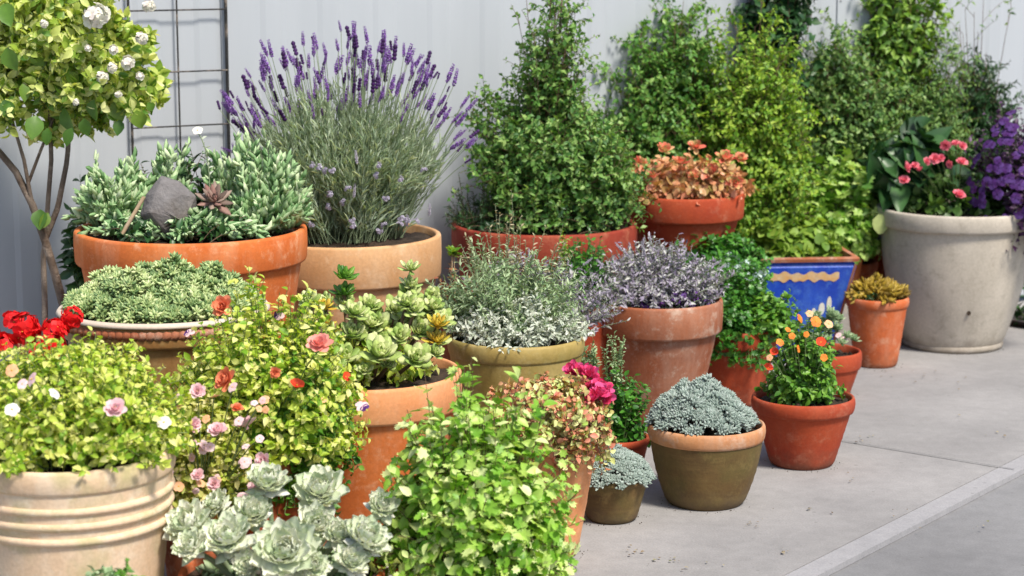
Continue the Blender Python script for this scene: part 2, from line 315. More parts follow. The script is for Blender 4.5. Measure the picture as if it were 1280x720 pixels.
def rosette(g, c, axis, r, n, T=FL, wid=.5, open_=12, close=78, scale_in=.35, jit=.06):
    axis = nrm(np.array(axis, float)); a = nrm(np.cross(axis, (.3, .9, .2))); b = np.cross(axis, a)
    i = np.arange(n); f = i/(n-1); ph = i*2.39996+rng.random()*6.28
    rad = a*np.cos(ph)[:, None]+b*np.sin(ph)[:, None]
    el = R(close)*(1-f)+R(open_)*f; el = el+rng.normal(size=n)*jit
    d = rad*np.cos(el)[:, None]+axis*np.sin(el)[:, None]; up = axis*np.cos(el)[:, None]-rad*np.sin(el)[:, None]
    L_ = r*(scale_in+(1-scale_in)*f**.8)*(1+rng.normal(size=n)*.05)
    pos = np.asarray(c)+rad*(.06*r)+axis*((1-f)*.12*r)[:, None]
    g.inst(T, pos, d, up, L_*wid, L_)

# ------------------------------------------------------------------ flowers: prototypes copied as parts
def mk(kind, **k):
    """meshes (main, centre) for one flower of unit radius, facing +Z"""
    g = G(); c = G(); z = np.array([0, 0, 1.])
    if kind == 'trumpet' or kind == 'five':
        n = 5; ph = np.arange(n)*2*math.pi/n
        d = np.stack([np.cos(ph), np.sin(ph), np.full(n, .12)], 1); g.inst(PETUP if kind == 'trumpet' else PET, d*.05, d, z, 1.15, .95)
        c.inst(BUD, [(0, 0, .0)], (0, 0, 1), (1, 0, 0), .35, .22)
        g.inst(BUD, [(0, 0, -.45)], (0, 0, 1), (1, 0, 0), .3, .5)
    if kind == 'double':
        for j, (nn, el, ln) in enumerate(((7, 5, 1.), (7, 28, .85), (6, 52, .65), (5, 75, .45))):
            ph = np.arange(nn)*2*math.pi/nn+j*.5+rng.normal(size=nn)*.12; e = R(el)+rng.normal(size=nn)*.12
            rad = np.stack([np.cos(ph), np.sin(ph), 0*ph], 1); d = rad*np.cos(e)[:, None]+z*np.sin(e)[:, None]
            up = z*np.cos(e)[:, None]-rad*np.sin(e)[:, None]
            g.inst(PETUP, rad*.08+z*.05*j, d, up, ln*.85, ln)
        c.inst(BUD, [(0, 0, .1)], (0, 0, 1), (1, 0, 0), .3, .45)
        g.inst(BUD, [(0, 0, -.3)], (0, 0, 1), (1, 0, 0), .35, .4)
    if kind == 'cluster':
        nn = k.get('n', 26); p = rng.normal(size=(nn, 3)); p[:, 2] = np.abs(p[:, 2])*.9; p = nrm(p); J = rng.normal(size=(nn, 3))*.10; wj = .8+.5*rng.random(nn)
        for q, jj, ww in zip(p, J, wj):
            a = nrm(np.cross(q, (.2, .5, .8))); b = np.cross(q, a); ph = np.arange(5)*1.2566+rng.random()*6
            d = a*np.cos(ph)[:, None]+b*np.sin(ph)[:, None]+q*.25
            g.inst(PET, np.repeat((q*np.array([.66, .66, .42])+jj)[None], 5, 0), d+rng.normal(size=(5, 3))*.15, q, .42*ww, .42*ww)
        c.inst(BUD, p*np.array([.66, .66, .43])+J, p, (1, .3, 0), .06, .07)
        P0 = np.repeat(np.array([[0, 0, -.35]]), nn, 0); g2 = p*np.array([.7, .7, .48]); g.tubes(np.stack([P0, (P0+g2)/2, g2], 1), .03, .03, 3)
    if kind == 'viola':
        for a, s in ((60, .8), (120, .8), (0, .8), (180, .8), (270, 1.)):
            d = (math.cos(R(a)), math.sin(R(a)), .1); (g if a in (60, 120) else c).inst(PET, [(0, 0, .02)], d, z, s, s)
    if kind == 'spike':
        for j in range(9):
            h = j*.115; s = .085*(1-.5*(j/8)**1.5)*(1 if j > 0 else .8); ph = np.arange(6)*1.047+j*.5+rng.normal(size=6)*.2
            d = np.stack([np.cos(ph), np.sin(ph), np.full(6, 1.0)], 1); p = np.stack([.035*np.cos(ph), .035*np.sin(ph), h+rng.normal(size=6)*.02], 1)
            g.inst(BUD, p, d, (0, 0, 1), s, s*1.5)
        ph = rng.random(7)*6.28; d = np.stack([np.cos(ph), np.sin(ph), .5+0*ph], 1); c.inst(RH, np.stack([.1*np.cos(ph), .1*np.sin(ph), .1+.6*rng.random(7)], 1), d, z, .11, .13)
        c.inst(BUD, [(0, 0, -.12)], z, (1, 0, 0), .04, .15)
    return g, c
class Fl:
    def __init__(s, kind, name, mat, cname=None, cmat=None, **k):
        g, c = mk(kind, **k); s.kind = kind
        s.a = g.build(name, mat); s.b = c.build(cname, cmat) if cname else None; s.first = True
        if s.b: s.b.parent = s.a
        s.name = name
    def put(s, parent, loc, axis, r, label=None, spin=None):
        if s.first: a, b = s.a, s.b; s.first = False
        else:
            a = s.a.copy(); C.objects.link(a); b = None
            if 'label' in a: del a['label']
            if s.b: b = s.b.copy(); C.objects.link(b); b.parent = a
        a.parent = parent; ox = np.array(parent.location)
        a.location = Vector(np.asarray(loc)-ox)
        q = Vector(axis).to_track_quat('Z', 'Y'); e = q.to_matrix().to_4x4()
        from mathutils import Matrix
        e = e@Matrix.Rotation(rng.random()*6.28 if spin is None else spin, 4, 'Z'); a.rotation_euler = e.to_euler(); a.scale = (r, r, r)
        if label: a['label'] = label
        return a
rgb = lambda *c: c
PM = dict(
 red=petalmat('red_petals', [(.62, .004, .008), (.8, .02, .02)], .15), coral=petalmat('coral_petals', [(.80, .22, .10), (.85, .32, .18)]),
 coraldk=petalmat('coral_red_centre', [(.7, .03, .04)]*2), pinkred=petalmat('pale_pink_petals', [(.85, .34, .28), (.9, .42, .36)]),
 orange=petalmat('orange_petals', [(.88, .16, .02), (.92, .30, .04)]), redor=petalmat('scarlet_petals', [(.75, .03, .015), (.85, .1, .03)]),
 white=petalmat('white_petals', [(.74, .76, .60), (.85, .84, .74), (.80, .72, .68)]), pinkw=petalmat('blush_petals', [(.85, .52, .56), (.88, .68, .70)]),
 pink=petalmat('pink_petals', [(.82, .16, .24), (.88, .30, .36)]), yellow=petalmat('yellow_centres', [(.8, .55, .05)]*2),
 purple=petalmat('violet_petals', [(.05, .012, .10), (.10, .03, .20), (.06, .012, .09), (.13, .06, .26)], .2), purpledk=petalmat('dark_violet', [(.03, .006, .06), (.06, .015, .11)], .1),
 lav=petalmat('lavender_bud', [(.16, .07, .30), (.34, .16, .56), (.12, .05, .22), (.42, .24, .62)], .25), lav2=petalmat('lavender_floret', [(.42, .18, .62), (.34, .14, .55)]),
 lavpale=petalmat('faded_lavender', [(.42, .38, .50), (.55, .52, .58)]), salmon=petalmat('salmon_leaf_tips', [(.75, .30, .16), (.85, .20, .14), (.72, .50, .25), (.40, .42, .12)]), peach=petalmat('peach_petals', [(.86, .45, .22), (.88, .52, .3)]))
F_red = Fl('cluster', 'flower_head', PM['red'], 'florets_centre', PM['yellow'])
F_white = Fl('cluster', 'flower_head', PM['white'], 'floret_centres', PM['yellow'], n=32)
F_tiny = Fl('cluster', 'floret_tuft', PM['lavpale'], 'floret_centres', PM['white'], n=9)
F_coral = Fl('double', 'flower', PM['coral'], 'flower_centre', PM['coraldk'])
F_pinkred = Fl('double', 'flower', PM['pinkred'], 'flower_centre', PM['coraldk'])
F_petred = Fl('trumpet', 'flower', PM['redor'], 'flower_centre', PM['yellow'])
F_orange = Fl('five', 'flower', PM['orange'], 'flower_centre', PM['yellow'])
F_peach = Fl('five', 'flower', PM['peach'], 'flower_centre', PM['yellow'])
F_blush = Fl('double', 'flower', PM['pinkw'], 'flower_centre', PM['yellow'])
F_smallw = Fl('five', 'flower', PM['white'], 'flower_centre', PM['yellow'])
F_smallp = Fl('five', 'flower', PM['pinkw'], 'flower_centre', PM['yellow'])
F_pink = Fl('double', 'flower', PM['pink'], 'flower_centre', PM['pinkred'])
F_viola = Fl('viola', 'flower', PM['purple'], 'lower_petals', PM['pinkw'])
F_petun = Fl('five', 'flower', PM['purple'], 'flower_centre', PM['purpledk'])
F_spike = Fl('spike', 'flower_spike', PM['lav'], 'open_florets', PM['lav2'])
F_spike2 = Fl('spike', 'flower_spike', PM['lavpale'], 'open_florets', PM['white'])

# ------------------------------------------------------------------ pots
class Pot:
    """a potted plant: Empty at the pot's foot > pot > rim, soil; plant parts are added by the caller in world coordinates"""
    def __init__(s, label, cx, ry, hw, Y, mat, rimmat=None, rimh=.18, taper=.68, lift=0, over=.06, name='potted_plant', cat='potted plant', bulge=0, H=None, soil=-.022, X=None, r=None, group=None, rimlabel=None):
        p = PX(cx, ry, Y); s.Y = Y; s.X = p[0] if X is None else X; s.top = p[2] if H is None else H
        s.r = hw/FPX*math.hypot(Y, CH-s.top) if r is None else r; s.z0 = lift; s.H = s.top-lift
        s.t = thing(name, label, cat, (s.X, Y, lift), 0, group)
        r_, H_ = s.r, s.H; rh = rimh*min(H_, 1.7*r_); th = max(.010, .06*r_); rb = r_*taper; rt = r_*(1-over); ri = r_-th
        zr = H_-rh; g = G(); sd_ = rng.random()*6
        prof = [(.001, .004), (rb*.6, .004), (rb-.006, .0), (rb, .006)]
        for q in np.linspace(.08, 1, 14):
            prof.append((rb+(rt-rb)*q+bulge*r_*math.sin(math.pi*q)+.0006*math.sin(40*q), q*(zr+.003)))
        prof += [(rt-.010, zr+.003), (rb+(rt-rb)*.75-.012, zr*.75), (rb+(rt-rb)*.5-.012, zr*.5), (.01, zr*.5)]
        g.lathe(prof, 80, wob=.004, seed=sd_); s.pot = g.build('pot', mat, s.t, auto=50)
        g = G(); b = min(.006, rh*.2)
        g.lathe([(ri, zr+.001), (r_-b-.004, zr), (r_-.0035, zr+b*.4), (r_-.001, zr+b*1.4), (r_+.001, zr+rh*.55), (r_, H_-b*1.2), (r_-b*.4, H_-b*.3), (r_-b, H_), (ri+b*.6, H_), (ri, H_-b*.6), (ri-.001, zr+rh*.4), (ri, zr+.001)], 80, wob=.004, seed=sd_)
        s.rim = g.build('rim', rimmat or mat, s.pot, auto=50)
        g = G(); rs = ri+.002; V = []; nr, na = 12, 40
        for i in range(1, nr+1):
            q = rs*i/nr; a = np.arange(na)*2*math.pi/na
            V.append(np.stack([q*np.cos(a), q*np.sin(a), H_+soil+.004*rng.normal(size=na)+.008*(1-(i/nr)**2)], 1))
        V = np.concatenate([np.array([[0, 0, H_+soil+.012]])]+V)
        f = [(0, 1+j, 1+(j+1) % na) for j in range(na)]+[(1+i*na+j, 1+(i+1)*na+j, 1+(i+1)*na+(j+1) % na, 1+i*na+(j+1) % na) for i in range(nr-1) for j in range(na)]
        g.add(V, f); s.soil = g.build('soil', M['soil'], s.t)
        s.c = np.array([s.X, Y, s.top+soil+.01]); s.cl = np.array([0, 0, s.H+soil+.01])   # soil centre, world and local
    def P(s, px, py, dY=0): return PX(px, py, s.Y+dY)
    def Lo(s, w): return np.asarray(w)-np.array([s.X, s.Y, s.z0])
    def part(s, g, name, mat, label=None, smooth=True):
        o = g.build(name, mat, s.t, smooth)
        if label: o['label'] = label
        return o
    def flower(s, F, px, py, dY, r, axis=(0, -.75, .65), stem=True, gs=None, label=None):
        w = s.P(px, py, dY); ax = nrm(np.array(axis, float)+rng.normal(size=3)*.38)
        if gs is not None:
            a = s.cl+np.array([.3, .3, 0])*(s.Lo(w)-s.cl); b = s.Lo(w)-ax*r*.3; m = (a+b)/2+np.array([0, 0, .25])*np.linalg.norm(b-a)
            gs.tubes(bez(a[None], m[None], b[None], np.linspace(0, 1, 8))[0], .0016, .0012, 5)
        return F.put(s.t, w, ax, r, label)

# ================================================================== SETTING
# wall line: passes (-.47, 6.35) with slope .55
WS = .55; WA = math.atan(WS); wd = np.array([math.cos(WA), math.sin(WA), 0]); wn = np.array([math.sin(WA), -math.cos(WA), 0]); W0 = np.array([-.47, 6.36, 0])
def wallpt(px, py):
    # intersection of the pixel ray with the wall plane
    a = PX(px, py, 1.0)-np.array([0, 0, CH]); o = np.array([0, 0, CH]); t = np.dot(W0-o, wn)/np.dot(a, wn); return o+a*t
def poly_slab(name, pts, z0, z1, mat, kind='structure'):
    g = G(); n = len(pts); V = [(x, y, z1) for x, y in pts]+[(x, y, z0) for x, y in pts]
    g.add(V, [tuple(range(n))]+[tuple(range(2*n-1, n-1, -1))]); g.add(V, [(i, i+n, (i+1) % n+n, (i+1) % n) for i in range(n)])
    o = g.build(name, mat, None, False); tag(o, kind=kind); return o
g = G(); g.add([(-60, -30, -.014), (60, -30, -.014), (60, 60, -.014), (-60, 60, -.014)], [(0, 1, 2, 3)])
tag(g.build('ground', concrete('paving_grey', (.165, .165, .17), (.235, .235, .24)), None, False), kind='structure')
def gp(px, py, z=0):
    a = PX(px, py, 1.0)-np.array([0, 0, CH]); t = (z-CH)/a[2]; return (a*t)[:2]
e0, e1 = gp(1022, 720), gp(1271, 591); ed = (e1-e0)/np.linalg.norm(e1-e0); en = np.array([-ed[1], ed[0]])
A = e0-ed*6; B = e1+ed*9
bw = .062
poly_slab('patio', [A+en*bw, B+en*bw, B+en*9, A+en*9], -.013, 0, concrete('concrete_slab', (.215, .21, .21), (.31, .302, .30)))
poly_slab('slab_edge', [A, B, B+en*(bw-.004), A+en*(bw-.004)], -.013, .001, concrete('smooth_concrete_edge', (.27, .268, .28), (.325, .32, .33)))
j0, j1 = gp(1040, 550), gp(1268, 588); jd = (j1-j0)/np.linalg.norm(j1-j0); jn = np.array([-jd[1], jd[0]])*.0022
g = G(); g.add([(*(j0-jn), .004), (*(j1-jn), .004), (*(j1+jn), .004), (*(j0+jn), .004)], [(0, 1, 2, 3)])
tag(g.build('control_joint', M['soil'] if False else concrete('joint_filler', (.15, .15, .155), (.2, .2, .2)), None, False), kind='structure')
# wall of ribbed metal panels
t = thing('fence_wall', 'tall pale grey ribbed metal panel wall behind all the potted plants', 'wall', tuple(W0-wd*4), WA)
wm, tt, N, L, P = newmat('painted_metal_panel')
tc = N.new('ShaderNodeTexCoord'); mp = N.new('ShaderNodeMapping'); mp.inputs['Scale'].default_value = (5, 1, .6); L.new(tc.outputs['Object'], mp.inputs[0])
n1 = N.new('ShaderNodeTexNoise'); n1.inputs['Scale'].default_value = 2; n1.inputs['Detail'].default_value = 6; L.new(mp.outputs[0], n1.inputs[0])
r1 = ramp(N, [(.385, .415, .45), (.42, .45, .485)], [.3, .7]); L.new(n1.outputs[0], r1.inputs[0]); L.new(r1.outputs[0], P.inputs['Base Color']); P.inputs['Roughness'].default_value = .6
xs0 = 4-(W0[0]-wallpt(283, 150)[0])/wd[0]      # panel joint seen at x 283
step = 1.14
for i in range(-3, 6):
    x0 = xs0+i*step+.012; x1 = xs0+(i+1)*step-.012; g = G(); prof = []
    nrib = 6; pw = (x1-x0)/nrib
    for k in range(nrib):
        b = x0+k*pw; prof += [(b, 0), (b+pw*.55, 0), (b+pw*.64, -.004), (b+pw*.91, -.004)]
    prof.append((x1, 0)); n = len(prof)
    V = [(x, y, .03) for x, y in prof]+[(x, y, 2.05) for x, y in prof]+[(x, y+.02, .03) for x, y in prof]+[(x, y+.02, 2.05) for x, y in prof]
    g.add(V, [(k, k+1, n+k+1, n+k) for k in range(n-1)]+[(2*n+k+1, 2*n+k, 3*n+k, 3*n+k+1) for k in range(n-1)]+[(n+k, n+k+1, 3*n+k+1, 3*n+k) for k in range(n-1)])
    g.build('wall_panel', wm, t, False)
    g = G(); g.box((xs0+i*step, .008, 1.03), (.022, .03, 2.06)); g.build('joint_strip', wm, t, False)
    g = G(); g.inst(BUD, [(xs0+i*step, -.008, z_) for z_ in (.25, .7, 1.15, 1.6)], (0, -1, 0), (0, 0, 1), .009, .004); g.build('screws', M['metal_black'], t, False)['kind'] = 'stuff'
g = G(); g.box((xs0+1.5*step, .012, 2.08), (9*step, .08, .05)); g.build('top_cap', wm, t, False)
g = G(); g.box((xs0+1.5*step, .035, .98), (9*step, .022, 1.9)); g.build('backing', wm, t, False)

# trellis in front of the wall
t = thing('trellis', 'black square wire trellis leaning against pale wall behind lavender and vine', 'trellis', (0, 0, 0))
off = wn*.022
def wl(px, py): return wallpt(px, py)+off
tl = wl(155, -60); tr = wl(277, -60); base = wl(277, 200)
u0 = np.dot(tl-W0, wd); u1 = np.dot(tr-W0, wd); um = np.dot(wl(219, 60)-W0, wd)
wp = lambda u, z: W0+wd*u+off+np.array([0, 0, z])
for u, rad in ((u0, .0045), (um, .003), (u1, .0055)):
    g = G(); g.tubes(np.array([wp(u, 0), wp(u, 1.7)])[None], rad, rad, 6); g.build('upright', M['metal_black'], t)
zs = [wl(277, q)[2] for q in (11, 87, 154)]; dz = zs[1]-zs[2]
for z in [zs[0]+dz*1, zs[0]+2*dz, zs[0], zs[1], zs[2], zs[2]-dz, zs[2]-2*dz, zs[2]-3*dz]:
    g = G(); g.tubes(np.array([wp(u0, z)-wn*-.004, wp(u1, z)-wn*-.004])[None], .0026, .0026, 6); g.build('crossbar', M['metal_black'], t)

# ================================================================== PLANT MATERIALS
LM = dict(
 lime=leafmat('lime_leaves', [(.17, .36, .02), (.42, .58, .05), (.68, .74, .17), (.86, .84, .38)], .5, .4),
 limepink=leafmat('lime_yellow_leaves', [(.36, .50, .04), (.62, .66, .16), (.86, .78, .46)], .5, .4),
 mid=leafmat('mid_green_leaves', [(.03, .09, .015), (.06, .14, .025), (.10, .19, .035)], .45, .25),
 bright=leafmat('bright_green_leaves', [(.05, .17, .02), (.11, .29, .025), (.22, .42, .05)], .45, .3),
 parsley=leafmat('parsley_leaves', [(.03, .13, .018), (.06, .22, .025), (.12, .34, .04)], .4, .3),
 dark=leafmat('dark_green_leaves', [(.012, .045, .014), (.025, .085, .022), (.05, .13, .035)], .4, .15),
 shrub=leafmat('shrub_leaves', [(.04, .13, .025), (.09, .23, .04), (.18, .35, .065), (.34, .50, .15)], .5, .35),
 mid2=leafmat('fresh_green_shrub', [(.04, .14, .02), (.09, .25, .035), (.17, .37, .06), (.32, .50, .12)], .5, .35), climb=leafmat('climber_leaves', [(.07, .17, .025), (.16, .32, .035), (.30, .46, .07)], .5, .3),
 shrub2=leafmat('yellow_green_shrub', [(.07, .19, .015), (.15, .32, .022), (.28, .46, .04), (.42, .55, .07)], .5, .35),
 dull=leafmat('dull_green_shrub', [(.045, .13, .03), (.10, .23, .05), (.20, .35, .08), (.30, .44, .14)], .5, .35),
 silver=leafmat('silver_leaves', [(.34, .40, .30), (.50, .55, .46), (.70, .72, .64)], .7, .15, fuzz=.3),
 greyblue=leafmat('grey_blue_leaves', [(.19, .26, .22), (.28, .36, .31), (.38, .45, .41)], .7, .1, fuzz=.3),
 greypurple=leafmat('grey_purple_leaves', [(.14, .11, .18), (.27, .23, .33), (.42, .40, .46), (.52, .54, .48)], .7, .15, fuzz=.2),
 sage=leafmat('sage_leaves', [(.16, .27, .12), (.28, .40, .20), (.48, .58, .36)], .6, .2),
 sedum2=leafmat('sedum_pale', [(.30, .42, .16), (.48, .58, .26), (.62, .68, .36)], .5, .1),
 sedum=leafmat('sedum_green', [(.12, .22, .08), (.24, .35, .13), (.42, .50, .20)], .5, .1),
 lavleaf=leafmat('lavender_leaves', [(.26, .38, .24), (.42, .53, .38), (.62, .70, .56)], .6, .35),
 vari=leafmat('variegated_rosette', [(.28, .42, .10), (.48, .60, .18), (.72, .76, .40)], .45, .2),
 frost=leafmat('frosted_rosette', [(.48, .58, .38), (.70, .76, .60), (.85, .85, .77)], .65, .15, fuzz=.3),
 coral=leafmat('coral_succulent', [(.30, .30, .07), (.55, .30, .12), (.65, .24, .14), (.6, .42, .2)], .45, .2),
 redsedum=leafmat('red_green_sedum', [(.30, .46, .08), (.55, .16, .10), (.62, .30, .18), (.5, .6, .2), (.66, .62, .3)], .5, .2),
 gold=leafmat('golden_succulent', [(.30, .22, .02), (.42, .28, .03), (.18, .12, .03)], .5, .1),
 yellow=leafmat('yellow_leaves', [(.60, .52, .06), (.68, .45, .05)], .5, .2),
 purple=leafmat('purple_foliage', [(.04, .012, .05), (.10, .035, .12), (.05, .02, .05)], .5, .15),
 vine=leafmat('vine_leaves', [(.10, .24, .03), (.36, .50, .07), (.62, .70, .20), (.80, .82, .40)], .45, .4),
 vinebig=leafmat('large_vine_leaves', [(.06, .15, .02), (.10, .22, .03), (.20, .32, .05)], .4, .35),
 bluewhite=leafmat('blue_white_leaves', [(.30, .42, .40), (.5, .6, .58)], .6, .1),
 palegreen=leafmat('pale_green_leaf', [(.38, .46, .16), (.45, .52, .2)], .5, .3))

def simple(pot, mat, dims, n, m, ln, wd_, T, name='foliage', stemmat='stemg', off=(0, 0, 0), label=None, br=None, **k):
    gl, gs = G(), G(); tips, d = bush(gl, gs, pot.cl+np.array([0, 0, -.01]), br if br is not None else pot.r*.6, dims, n, m, ln, wd_, T, off=off, **k)
    pot.part(gl, name, LM[mat] if isinstance(mat, str) else mat, label); pot.part(gs, 'stems', M[stemmat])
    return tips, d, gl, gs

# ================================================================== FRONT ROW
# 1 cream ribbed tub
p = Pot('large cream ribbed tub of lime yellow foliage at the front left corner', 88, 558, 130, 3.9, M['cream'], rimh=.14, taper=.78, over=.03)
for q in (0, 1, 2):
    g = G(); zc = p.H*.86-.035-q*.030+.012; rr = p.r*(.97-.012*q)
    g.lathe([(rr-.012, zc-.009), (rr, zc-.007), (rr+.003, zc), (rr, zc+.007), (rr-.012, zc+.009)], 80); g.build('raised_band', M['cream'], p.pot)
for k in range(9):
    g = G(); a0 = -math.pi/2+(k-4)*.62
    for s_, zz in ((1, 0),):
        th = a0+np.linspace(-.17, .17, 12)*s_; z = p.H*.52+.022*np.cos(np.linspace(-1.5, 1.5, 12))+zz; rr = p.r*(.72+.25*(z/(p.H*.86)))+.0005
        g.tubes(np.stack([rr*np.cos(th), rr*np.sin(th), z], 1)[None], .003, .002, 6)
    g.build('scroll_relief', M['cream'], p.pot)
gl, gs = G(), G()
bush(gl, gs, p.cl, p.r*.85, (.245, .22, .225), 900, 17, .019, .0115, OV, t0=.15, thmax=88, ang=52, lump=.1)
p.part(gl, 'foliage', LM['lime'])
fs = [(F_blush, 145, 513, -.22, .021), (F_smallw, 68, 492, -.19, .012), (F_smallw, 15, 512, -.2, .014), (F_smallp, 40, 474, -.15, .014), (F_smallw, 205, 528, -.1, .014), (F_smallp, 28, 480, -.15, .011), (F_peach, 15, 463, -.12, .013)]
for F, x, y, dy, r in fs: p.flower(F, x, y, dy, r, gs=gs)
p.part(gs, 'stems', M['stemg'])

# red geranium behind the tub
p = Pot('red flowered geranium in a terracotta pot behind the cream ribbed tub', 15, 545, 88, 4.45, M['terra'])
gl, gs = G(), G(); bush(gl, gs, p.cl, p.r*.5, (.17, .15, .17), 60, 5, .045, .045, RDL, t0=.5, ang=60); p.part(gl, 'foliage', LM['bright'])
for x, y, dy, r in ((30, 410, -.12, .040), (68, 412, -.13, .032), (64, 432, -.17, .036), (89, 396, -.08, .028), (4, 432, -.14, .036), (-14, 418, 0, .03), (50, 444, -.18, .03), (16, 400, -.03, .026)): p.flower(F_red, x, y, dy, r, (0, -.5, .8), gs=gs)
p.part(gs, 'stems', M['stemg'])

# small plant in front of the tub
p = Pot('small bright green seedling in a low pot in front of the cream tub', 135, 745, 40, 3.42, M['terra'])
simple(p, 'sage', (.062, .06, .075), 26, 16, .017, .009, OV, off=(0, 0, 0), t0=.3)
gl = G(); bush(gl, None, p.cl+np.array([.035, 0, 0]), .015, (.03, .03, .085), 14, 16, .016, .009, OV, t0=.3); p.part(gl, 'foliage', LM['bright'])

# frosted rosettes
p = Pot('wide terracotta pot of frosted blue green rosettes at the front', 352, 712, 128, 3.9, M['terra'])
gs = G()
ros = [(235, 655, -.05, .048), (285, 672, -.12, .050), (355, 688, -.16, .062), (400, 612, .03, .052), (335, 600, .02, .042), (425, 668, -.08, .034), (478, 632, -.02, .032), (458, 672, -.10, .046), (238, 682, -.12, .034), (395, 655, -.04, .040), (315, 640, -.02, .04), (440, 700, -.13, .036), (310, 706, -.15, .03), (270, 630, .03, .03), (392, 707, -.16, .03)]
for x, y, dy, r in ros:
    c = p.P(x, y, dy); ax = nrm(np.array([(x-352)/300, -.62, .75])+rng.normal(size=3)*.12)
    g = G(); rosette(g, p.Lo(c)-ax*r*.3, ax, r*1.15, 64, RUF, .66, 5, 82, .3, .16); rosette(g, p.Lo(c)-ax*r*.55, ax, r*1.05, 16, FL, .6, -15, 30, .6)
    a = p.cl+(p.Lo(c)-p.cl)*np.array([.5, .5, 0]); e = p.Lo(c)-ax*r*.6
    gs.tubes(bez(a[None], ((a+e)/2+np.array([0, 0, .02]))[None], e[None], np.linspace(0, 1, 6))[0], .006, .005, 6)
    o = p.part(g, 'rosette', LM['frost'])
p.part(gs, 'stems', M['stemgrey'])
gl = G(); bush(gl, None, p.cl, p.r*.7, (.15, .12, .06), 60, 8, .024, .010, FLN, t0=.2); p.part(gl, 'foliage', LM['sage'])

# leafy light green in front centre
p = Pot('bushy light green leafed plant in a red terracotta pot, front centre', 592, 700, 102, 3.95, M['terra_red'], rimh=.2)
gl, gs = G(), G()
bush(gl, gs, p.cl, p.r*.6, (.205, .17, .385), 190, 16, .030, .018, OV, t0=.3, thmax=90, ang=58, lump=.12, bow=.4)
bush(gl, gs, p.cl, p.r*.8, (.205, .18, .22), 170, 13, .030, .024, LOB, t0=.15, thmax=98, ang=60)
bush(gl, gs, p.cl, p.r*.6, (.21, .18, .38), 150, 12, .030, .024, LOB, t0=.5, thmax=90, ang=58, bow=.4)
p.part(gl, 'foliage', leafmat('light_mint_leaves', [(.10, .28, .02), (.26, .50, .05), (.50, .68, .16), (.74, .80, .42)], .45, .35)); p.part(gs, 'stems', M['stembrown'])

# low olive pot and grey rosette ground pots
p = Pot('smallest olive brown pot of tiny grey green rosettes on the concrete, front', 765, 592, 47, 4.78, M['olive'], rimh=.16, taper=.66, over=.05)
g = G()
for k in range(330):
    a, q = k*2.39996+rng.normal()*.15, math.sqrt((k+.5)/330)*1.02+rng.normal()*.01; x, y = q*math.cos(a)*p.r*1.05, q*math.sin(a)*p.r*1.05; z = max(.004, .060*(1-q**2.2)+.008+rng.normal()*.003)
    rosette(g, p.cl+np.array([x, y, z]), (x*9, y*9, 1), .0145, 13, FLN, .5, 10, 80, .4)
p.part(g, 'rosettes', LM['greyblue'])
gl = G(); bush(gl, None, p.cl+np.array([-.05, -.02, 0]), .02, (.05, .04, .045), 12, 8, .012, .008, OV); p.part(gl, 'foliage', LM['bright'])

p = Pot('olive pot with orange brown rim and silvery grey succulents on the concrete', 883, 528, 73, 4.93, M['olive'], M['rim_brown'], rimh=.20, taper=.66, over=.04, bulge=.045, rimlabel='orange brown rim')
p.rim['label'] = 'orange brown clay rim'
g = G()
for k in range(560):
    a, q = k*2.39996+rng.normal()*.15, min(.99, math.sqrt((k+.5)/560)*.98+rng.normal()*.01); x, y = q*math.cos(a)*p.r*.90, q*math.sin(a)*p.r*.9; z = .084*(1-q**2.4)*(1-1.2*x+.30*math.sin(x*52+1)*math.cos(y*45))+rng.normal()*.004+.010
    rosette(g, p.cl+np.array([x-.010, y, z]), (x*7+rng.normal()*.3, y*7+rng.normal()*.3, 1), rng.uniform(.014, .021), 14, FLN, .36, 10, 82, .4)
p.part(g, 'rosettes', LM['greyblue'])

# red terracotta with orange flowers
p = Pot('red terracotta pot of small orange and red flowers standing alone on the concrete edge', 1004, 494, 64, 5.3, M['terra_red'], rimh=.22, taper=.62, over=.07)
p.t['label'] = 'red terracotta pot with small orange and red flowers, in front of the parsley pot'
gl, gs = G(), G(); bush(gl, gs, p.cl, .035, (.105, .09, .215), 200, 13, .020, .012, OV, t0=.2, thmax=80, bow=.3, lump=.12)
bush(gl, gs, p.cl, .05, (.105, .08, .10), 110, 10, .021, .013, OV, t0=.2)
p.part(gl, 'foliage', LM['bright'])
for F, x, y, dy, r in ((F_orange, 1020, 402, -.05, .015), (F_petred, 1026, 428, -.08, .014), (F_orange, 998, 436, -.1, .011), (F_petred, 968, 440, -.05, .012), (F_orange, 990, 420, -.08, .009), (F_orange, 1030, 447, -.09, .010), (F_orange, 985, 412, -.05, .008), (F_peach, 1036, 405, -.04, .012), (F_orange, 975, 428, -.06, .011), (F_orange, 1000, 398, -.03, .012), (F_peach, 962, 447, -.06, .009), (F_orange, 1008, 418, -.09, .008), (F_petred, 960, 460, -.04, .013), (F_peach, 1012, 392, -.02, .01)): p.flower(F, x, y, dy, r, gs=gs)
p.part(gs, 'stems', M['stemg'])

